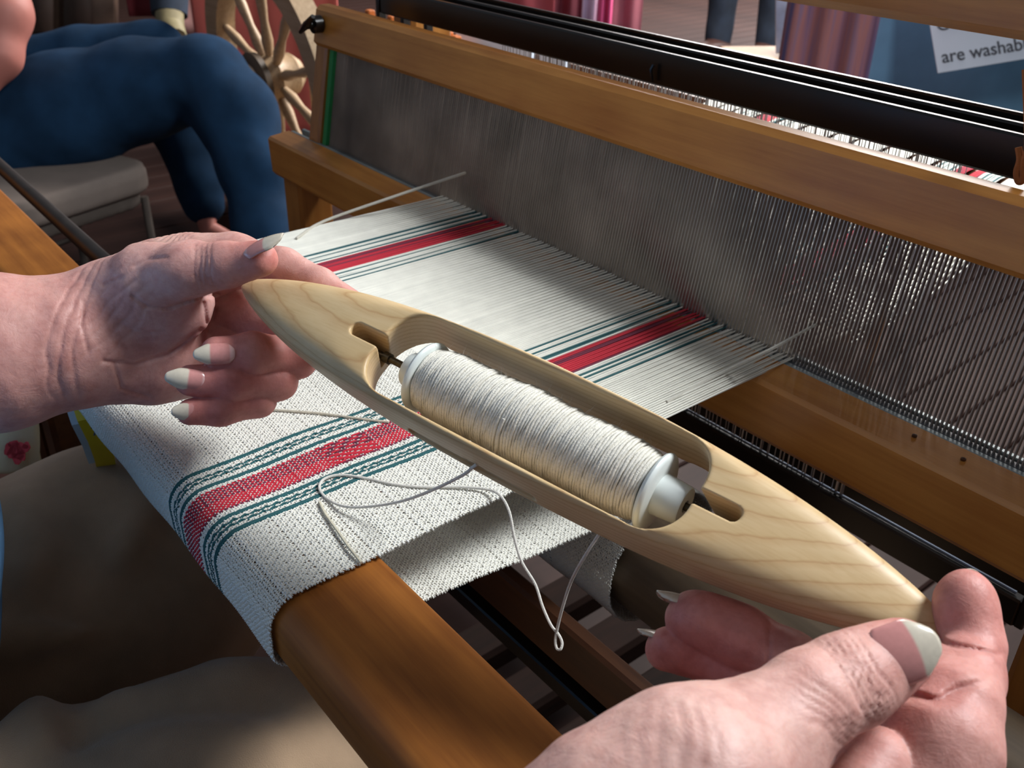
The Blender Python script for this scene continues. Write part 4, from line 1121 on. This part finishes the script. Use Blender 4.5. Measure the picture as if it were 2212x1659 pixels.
sdf_obj('forearm', f_arm2, lo, hi, .03, M['bgskin'], p2)
def f_torso2(p): return chain(p, [K(-190, 190, 2.45, 150), K(-230, -150, 2.4, 170), K(-230, -330, 2.4, 150)], .2) + .02 * nz(p, 4)
lo, hi = bounds([K(-190, 190, 2.45, 1), K(-230, -330, 2.4, 1)], .85)
sdf_obj('shirt', f_torso2, lo, hi, .06, mkcol('navy_shirt', (40, 44, 66), rough=.85), p2)
for (a_, c_) in (((566, 500, 2.26, 30), (600, 640, 2.24, 26)), ((440, 430, 2.60, 26), (452, 500, 2.60, 24))):
    A_ = K(*a_); B_ = K(*c_); 
    if B_[0][2] < ZF + .15: B_[0][2] = ZF + .15
    b = MB(); b.tube([A_[0], (A_[0] + B_[0]) / 2, B_[0], [B_[0][0] + .3, B_[0][1] + .35, ZF + .06]], [A_[1], B_[1], B_[1], .08], 12)
    b.build('foot', M['bgskin'], p2, smooth=True)
# chair
ch = empty('chair', K(120, 400, 2.3, 1)[0] * [1, 1, 0] + [0, 0, ZF], 'grey padded folding chair under the person in jeans', 'chair')
zs_ = K(325, 325, 2.3, 1)[0][2]; ux_c = onz(325, 325, zs_) - onz(60, 402, zs_); ux_c[2] = 0; ux_c /= np.linalg.norm(ux_c); uy_c = np.array([-ux_c[1], ux_c[0], 0])
cc_ = K(322, 338, 2.3, 1)[0] + uy_c * .12 - np.array([0, 0, .05])
def f_seat(p):
    q_ = p - cc_; lx = q_ @ ux_c; ly = q_ @ uy_c; lz = q_[:, 2]
    dxy = box2(lx + .62, ly - .45, .66, .62, .25); w_ = np.stack([np.maximum(dxy + .06, 0), np.maximum(np.abs(lz + .11) - .05, 0)], 1)
    return np.linalg.norm(w_, axis=1) + np.minimum(np.maximum(dxy + .06, np.abs(lz + .11) - .05), 0) - .06 + .01 * np.exp(-(((lz + .04) / .012) ** 2))
cen = cc_ + ux_c * -.62 + uy_c * .45
sdf_obj('seat_cushion', f_seat, cen - [1.1, 1.1, .35], cen + [1.1, 1.1, .15], .03, M['cushion'], ch)
def f_seat2(p):
    q_ = p - cc_; lx = q_ @ ux_c; ly = q_ @ uy_c; lz = q_[:, 2]
    dxy = box2(lx + .64, ly - .45, .60, .56, .2); return np.maximum(dxy, np.abs(lz + .26) - .07)
sdf_obj('seat_frame', f_seat2, cen - [1.1, 1.1, .45], cen + [1.1, 1.1, .0], .03, mkcol('dark_frame', (84, 76, 70), rough=.5), ch)
for (sx_, sy_) in ((.0, -.05), (0, .95), (-1.2, -.05), (-1.2, .95)):
    c0 = cc_ + ux_c * (sx_ - .06) + uy_c * (sy_) + np.array([0, 0, -.28]); b = MB(); b.tube([c0, [c0[0], c0[1], ZF + .01]], .032, 10); b.build('leg', mkcol('dark_frame', (84, 76, 70)), ch, smooth=True)
c0 = cc_ + ux_c * -.06 + uy_c * -.05; c1 = cc_ + ux_c * -1.26 + uy_c * -.05
for (a_, b2) in ((c0, c1), (c0 + uy_c, c1 + uy_c)):
    b = MB(); b.tube([a_ + [0, 0, -.85], b2 + [0, 0, -.85]], .025, 8); b.build('stretcher', mkcol('dark_frame', (84, 76, 70)), ch, smooth=True)

# ================================================================== spinning wheel
DW = 2.7
sw = empty('spinning_wheel', K(590, 150, DW, 1)[0] * [1, 1, 0] + [0, 0, ZF], 'pale wooden spinning wheel standing beyond the seated person', 'spinning wheel')
wc = K(590, 168, DW, 1)[0]
tl_ = math.radians(62)
nrmw = RM @ (math.cos(tl_) * np.array([0, 0, -1.]) + math.sin(tl_) * np.array([-.80, .40, 0])); nrmw /= np.linalg.norm(nrmw)
RWh = 262 * DW / F / .30
b = MB(); b.lathe([(-.10, RWh * .80), (-.10, RWh), (.10, RWh), (.10, RWh * .80), (-.10, RWh * .80)], wc, nrmw, 72); b.build('rim', M['wheel'], sw, smooth=True)
up_ = np.cross(nrmw, [0, 0, 1.]); up_ /= np.linalg.norm(up_); vp_ = np.cross(nrmw, up_)
for k in range(10):
    a = 2 * math.pi * k / 10 + .25; d_ = math.cos(a) * up_ + math.sin(a) * vp_
    b = MB(); rr0 = [.10, .18, .3, .45, .62, .82]; ra_ = [.05, .038, .055, .036, .05, .034]
    b.tube([wc + d_ * RWh * r0 for r0 in rr0], ra_, 10); b.build('spoke', M['wheel'], sw, smooth=True)
b = MB(); b.lathe([(-.28, 0), (-.28, .12), (-.2, .19), (-.12, .17), (0, .22), (.12, .17), (.2, .19), (.25, .14), (.25, 0)], wc, nrmw, 32); b.build('hub', M['wheel'], sw, smooth=True)
b = MB(); b.lathe([(0, 0), (0, .26), (.06, .27), (.09, .22), (.09, .06), (.10, .0)], wc + nrmw * .13, nrmw, 32); b.build('hub_cap', M['wheeldark'], sw, smooth=True)
for s_ in (-1, 1):
    c0 = wc + nrmw * s_ * .45; b = MB(); b.tube([c0 + [0, 0, .15], c0, [c0[0], c0[1], c0[2] - .7], [c0[0], c0[1], ZF + .55]], [.05, .07, .06, .08], 12); b.build('post', M['wheel'], sw, smooth=True)
b = MB(); b.box((-.9, -.55, ZF + .45), (.9, .55, ZF + .58), .02, mat=lambda v: np.array([wc[0], wc[1], 0]) + v[0] * up_ * 1.0 + v[1] * nrmw * [1, 1, 0] + np.array([0, 0, v[2]])); b.build('table', M['wheel'], sw)
for (a_, c_) in ((-.75, -.4), (.75, -.4), (.75, .4), (-.75, .4)):
    q0 = np.array([wc[0], wc[1], 0]) + up_ * a_ + nrmw * [1, 1, 0] * c_; b = MB(); b.tube([q0 + [0, 0, ZF + .46], q0 + [0, 0, ZF + .01]], [.06, .045], 10); b.build('leg', M['wheel'], sw, smooth=True)

# ================================================================== hanging fabrics and things across the room
def hanging(name, px0, px1, pyt, pyb, d, rgb, label, cat, group=None, seed=1, stripes=None, folds=1.6, dd=0.0, rough=.85):
    rg_ = np.random.default_rng(seed); g_ = []; n_, m_ = 14, 40
    ph = rg_.uniform(0, 6, 3)
    for i in range(n_):
        v = i / (n_ - 1); row = []
        for j in range(m_):
            u = j / (m_ - 1); dpt = d + dd * u + .012 * math.sin(folds * 6.283 * u + ph[0] + .6 * math.sin(v * 3 + ph[1]))
            q_ = P(px0 + (px1 - px0) * u, pyt, dpt); qb = P(px0 + (px1 - px0) * u, pyb, dpt)
            zb_ = qb[2]; row.append([q_[0], q_[1], q_[2] + (zb_ - q_[2]) * v * 1.0])
        g_.append(row)
    o_ = sheet(name, g_, stripes or mkcol(name + '_%d_%d_%d' % rgb, rgb, rough=rough, var=.2, scale=5), None, .02)
    return tag(o_, label, cat, group)
G = 'coloured scarves hanging across the room'
hanging('scarf', 868, 985, -420, 170, 3.6, (176, 92, 92), 'dusty coral scarf hanging above the left of the loom top', 'scarf', G, 1)
hanging('scarf', 985, 1085, -420, 190, 3.7, (120, 74, 84), 'mauve brown scarf right of the dusty coral one', 'scarf', G, 2)
hanging('scarf', 1085, 1215, -420, 190, 3.6, (182, 84, 92), 'coral pink scarf right of the mauve brown one', 'scarf', G, 3)
hanging('scarf', 1215, 1282, -420, 210, 3.7, (104, 44, 56), 'dark maroon narrow scarf beside the coral pink one', 'scarf', G, 4)
hanging('scarf', 1282, 1325, -420, 220, 3.6, (196, 172, 196), 'pale lavender scarf left of the hot pink one', 'scarf', G, 5)
hanging('scarf', 1322, 1352, -420, 220, 3.58, (212, 82, 132), 'hot pink narrow scarf hanging beyond the loom', 'scarf', G, 6)
hanging('scarf', 1352, 1425, -420, 210, 3.75, (160, 92, 104), 'dusty rose scarf right of the hot pink one', 'scarf', G, 7)
# striped shawl
m_, nt, bs = new_mat('pink_blue_shawl'); tc = N(nt, 'ShaderNodeTexCoord'); mp = N(nt, 'ShaderNodeMapping'); mp.inputs['Scale'].default_value = (34, 34, 1.2)
nt.links.new(tc.outputs['Object'], mp.inputs['Vector']); no = N(nt, 'ShaderNodeTexNoise', Scale=1.0, Detail=3.0); nt.links.new(mp.outputs[0], no.inputs['Vector'])
nt.links.new(ramp(nt, no.outputs[0], [(.32, lin(96, 92, 140)), (.44, lin(150, 110, 132)), (.54, lin(186, 124, 122)), (.66, lin(150, 122, 152))]), bs.inputs['Base Color']); bs.inputs['Roughness'].default_value = .9
M['shawl'] = m_
hanging('shawl', 1728, 1940, -160, 330, 2.5, (0, 0, 0), 'pink and blue striped woven shawl hanging behind the loom', 'shawl', None, 8, stripes=M['shawl'], folds=3, dd=-.12)
hanging('table_cover', 1925, 2520, -120, 620, 2.75, (104, 150, 180), 'plain blue cloth draped down behind the white paper sign', 'cloth', None, 9, folds=2)
# sign
sg = empty('paper_sign', P(2100, 100, 2.62), 'white paper sign with grey hand lettering pinned to the blue cloth', 'sign')
a0 = P(2026, 158, 2.66); ur = P(2330, 108, 2.66) - a0; ul = np.linalg.norm(ur); ur /= ul; uu = P(2027, 50, 2.66) - a0; uu -= (uu @ ur) * ur; uu /= np.linalg.norm(uu)
b = MB(); nn_ = np.cross(ur, uu)
b.box((0, 0, -.006), (1.35, 1.0, .0), 0, mat=lambda v: a0 + ur * v[0] + uu * v[1] + nn_ * v[2]); b.build('sheet', M['paper'], sg)
hgt = 34 * 2.66 / F * S / .30
text_obj('are washable', hgt * 1.15, a0 + ur * .055 + uu * .085 + nn_ * .004, ur, uu, M['ink'], 'lettering', sg)
text_obj('Colors', hgt * 1.15, a0 + ur * .055 + uu * .085 + uu * .30 + nn_ * .004, ur, uu, M['ink'], 'lettering', sg)
# white board with a leaf print and a ledge below it
bd = empty('white_board', P(1710, 60, 3.6), 'pale lavender board with a green leaf sprig left of the striped shawl', 'board')
g_ = [[P(1676 + 130 * u + 0 * v, -160 + 275 * v, 3.6) for u in (0, .5, 1)] for v in (0, .5, 1)]
sheet('panel', g_, mkcol('lavender_white', (186, 190, 214), rough=.7), bd, .03)
lf = mkcol('leaf_green', (70, 112, 62), rough=.6)
for (px, py, an, ln_) in ((1716, 24, .2, 13), (1722, 36, 1.4, 12), (1712, 42, 2.3, 9), (1726, 20, -.6, 9)):
    c0 = P(px, py, 3.57); dx_ = RM @ np.array([math.cos(an), math.sin(an), 0]); dy_ = RM @ np.array([-math.sin(an), math.cos(an), 0]); sc_ = ln_ * 3.57 / F / S
    vs_ = [c0 + dx_ * sc_ * math.cos(t) + dy_ * sc_ * .4 * math.sin(t) for t in np.linspace(0, 2 * math.pi, 13)[:-1]]
    b = MB(); b.add(vs_ + [v_ - RM[:, 2] * .01 for v_ in vs_], [tuple(range(12)), tuple(range(12, 24))[::-1]] + [(i, (i + 1) % 12, 12 + (i + 1) % 12, 12 + i) for i in range(12)]); b.build('leaf', lf, bd)
q0 = P(1612, 148, 3.55); q1 = P(1745, 112, 3.55)
bench = empty('low_bench', (q0 + q1) / 2 * [1, 1, 0] + [0, 0, ZF], 'low brown bench below the pale lavender board', 'bench')
dv_ = q1 - q0; dv_[2] = 0; dl = np.linalg.norm(dv_); dv_ /= dl; dn_ = np.array([-dv_[1], dv_[0], 0]); zt_ = (q0[2] + q1[2]) / 2
TR = lambda v: np.array([q0[0], q0[1], 0]) + dv_ * v[0] + dn_ * v[1] + np.array([0, 0, v[2]])
b = MB(); b.box((-.05, 0, zt_ - .08), (dl + .6, .9, zt_), .01, mat=TR); b.build('top', mkcol('tan_wood', (128, 106, 84)), bench)
if zt_ - .1 > ZF + .1:
    for xx in (.05, dl + .4):
        b = MB(); b.box((xx, .1, ZF), (xx + .12, .8, zt_ - .08), .01, mat=TR); b.build('leg', M['darkwood'], bench)
# standing person across the room
fz = (ZF + .1)
L0 = onz(1548, 112, ZF); L1 = onz(1655, 122, ZF)
p3 = empty('person', (L0 + L1) / 2, 'standing person in dark jeans and brown shoes across the room', 'person')
for kk, (q, w_) in enumerate(((L0, .27), (L1, .27))):
    def f_leg(p, q=q): return chain(p, [((q[0], q[1], ZF + .22), .24), ((q[0], q[1], ZF + 1.4), .30), ((q[0] + .08 * (1 - 2 * kk), q[1], ZF + 2.7), .38)], .1) + .02 * nz(p, 5, kk)
    sdf_obj('trouser_leg', f_leg, np.array(q) + [-.5, -.5, .02], np.array(q) + [.5, .5, 3.15], .05, M['denim_dark'], p3)
    def f_sh(p, q=q): return np.maximum(smin(ell(p, (q[0] + .12, q[1] - .3, ZF + .1), (.22, .45, .16)), ell(p, (q[0], q[1], ZF + .16), (.22, .28, .2)), .05), -(p[:, 2] - ZF - .005))
    sdf_obj('shoe', f_sh, np.array(q) + [-.4, -.9, -.03], np.array(q) + [.6, .5, .5], .04, M['leather'], p3)
c_ = (L0 + L1) / 2
sdf_obj('shirt', lambda p: chain(p, [((c_[0], c_[1], ZF + 3.3), .55), ((c_[0], c_[1], ZF + 4.6), .62)], .2), c_ + [-1, -1, 2.5], c_ + [1, 1, 5.5], .08, mkcol('grey_shirt', (120, 120, 130)), p3)
sdf_obj('head', lambda p: ell(p, (c_[0], c_[1], ZF + 5.65), (.26, .32, .38)), c_ + [-.5, -.5, 5.1], c_ + [.5, .5, 6.2], .06, M['bgskin'], p3)
# tall bright window beyond, its light lies on the floor
w1 = MB(); qx = onz(1478, 60, ZF); 
wx_ = -20.5
b = MB(); b.box((wx_ - 1.0, 33.35, ZF + 1.2), (wx_ + 1.0, 33.45, 6.5)); wn = b.build('window_1', M['paper']); tag(wn, kind='structure')
m_, nt, bs = new_mat('daylight_pane'); bs.inputs['Base Color'].default_value = (.8, .85, 1, 1); bs.inputs['Emission Color'].default_value = (.8, .88, 1, 1); bs.inputs['Emission Strength'].default_value = 9
for k in range(2):
    b = MB(); b.box((wx_ - .92 + k * .94, 33.3, ZF + 1.3), (wx_ - .04 + k * .94, 33.34, 6.4)); b.build('pane', m_, wn)
# white papers on the floor behind the loom
pp_ = empty('paper_pile', ony(1100, 100, 2.86), 'bright white papers propped on the back beam beyond the rail', 'papers')
for (pxa, pxb, ya, yb, yy) in ((985, 1148, 66, 108, 2.86), (1166, 1218, 116, 130, 2.86)):
    c4 = [ony(pxa, ya - 6, yy), ony(pxb, yb - 6, yy), ony(pxb, yb + 34, yy - .04), ony(pxa, ya + 34, yy - .04)]
    b = MB(); b.add(c4 + [v_ + np.array([0, .02, 0]) for v_ in c4], [(0, 1, 2, 3), (7, 6, 5, 4), (0, 4, 5, 1), (1, 5, 6, 2), (2, 6, 7, 3), (3, 7, 4, 0)]); b.build('sheet', M['paper'], pp_)
# far left background
cb = empty('cabinet', onz(150, 40, ZF), 'dark brown cabinet at the back left behind the seated person', 'cabinet')
g_ = [[P(50 + 200 * u, -220 + 330 * v, 4.4) for u in (0, .5, 1)] for v in (0, .5, 1)]
sheet('front', g_, mkcol('cabinet_brown', (92, 70, 56)), cb, .2)
for kx in (85, 170):
    g_ = [[P(kx - 30 + 60 * u, -200 + 270 * v, 4.3) for u in (0, .5, 1)] for v in (0, .5, 1)]
    sheet('door', g_, mkcol('cabinet_dark', (60, 44, 36)), cb, .05)
hanging('curtain', 222, 318, -300, 66, 4.1, (112, 36, 44), 'dark red cloth hanging right of the brown cabinet', 'cloth', None, 21)
hanging('curtain', 300, 436, -300, 110, 4.6, (170, 128, 124), 'dusty pink cloth behind the black boot', 'cloth', None, 22)
hanging('throw', 395, 720, -120, 360, 3.3, (196, 98, 88), 'coral cloth seen through the spokes of the spinning wheel', 'cloth', None, 23, folds=4)
p4 = empty('person', onz(365, 70, ZF), 'person in dark trousers far off, only one leg and an olive boot seen', 'person')
b = MB(); b.tube([P(362, -260, 4.2), P(364, -60, 4.2), P(366, 32, 4.2)], [.36, .30, .26], 14); b.build('trouser_leg', M['denim_dark'], p4, smooth=True)
b = MB(); b.tube([P(366, 30, 4.15), P(368, 60, 4.15), P(380, 84, 4.1)], [.2, .2, .16], 12); b.build('boot', mkcol('olive_boot', (132, 124, 92)), p4, smooth=True)
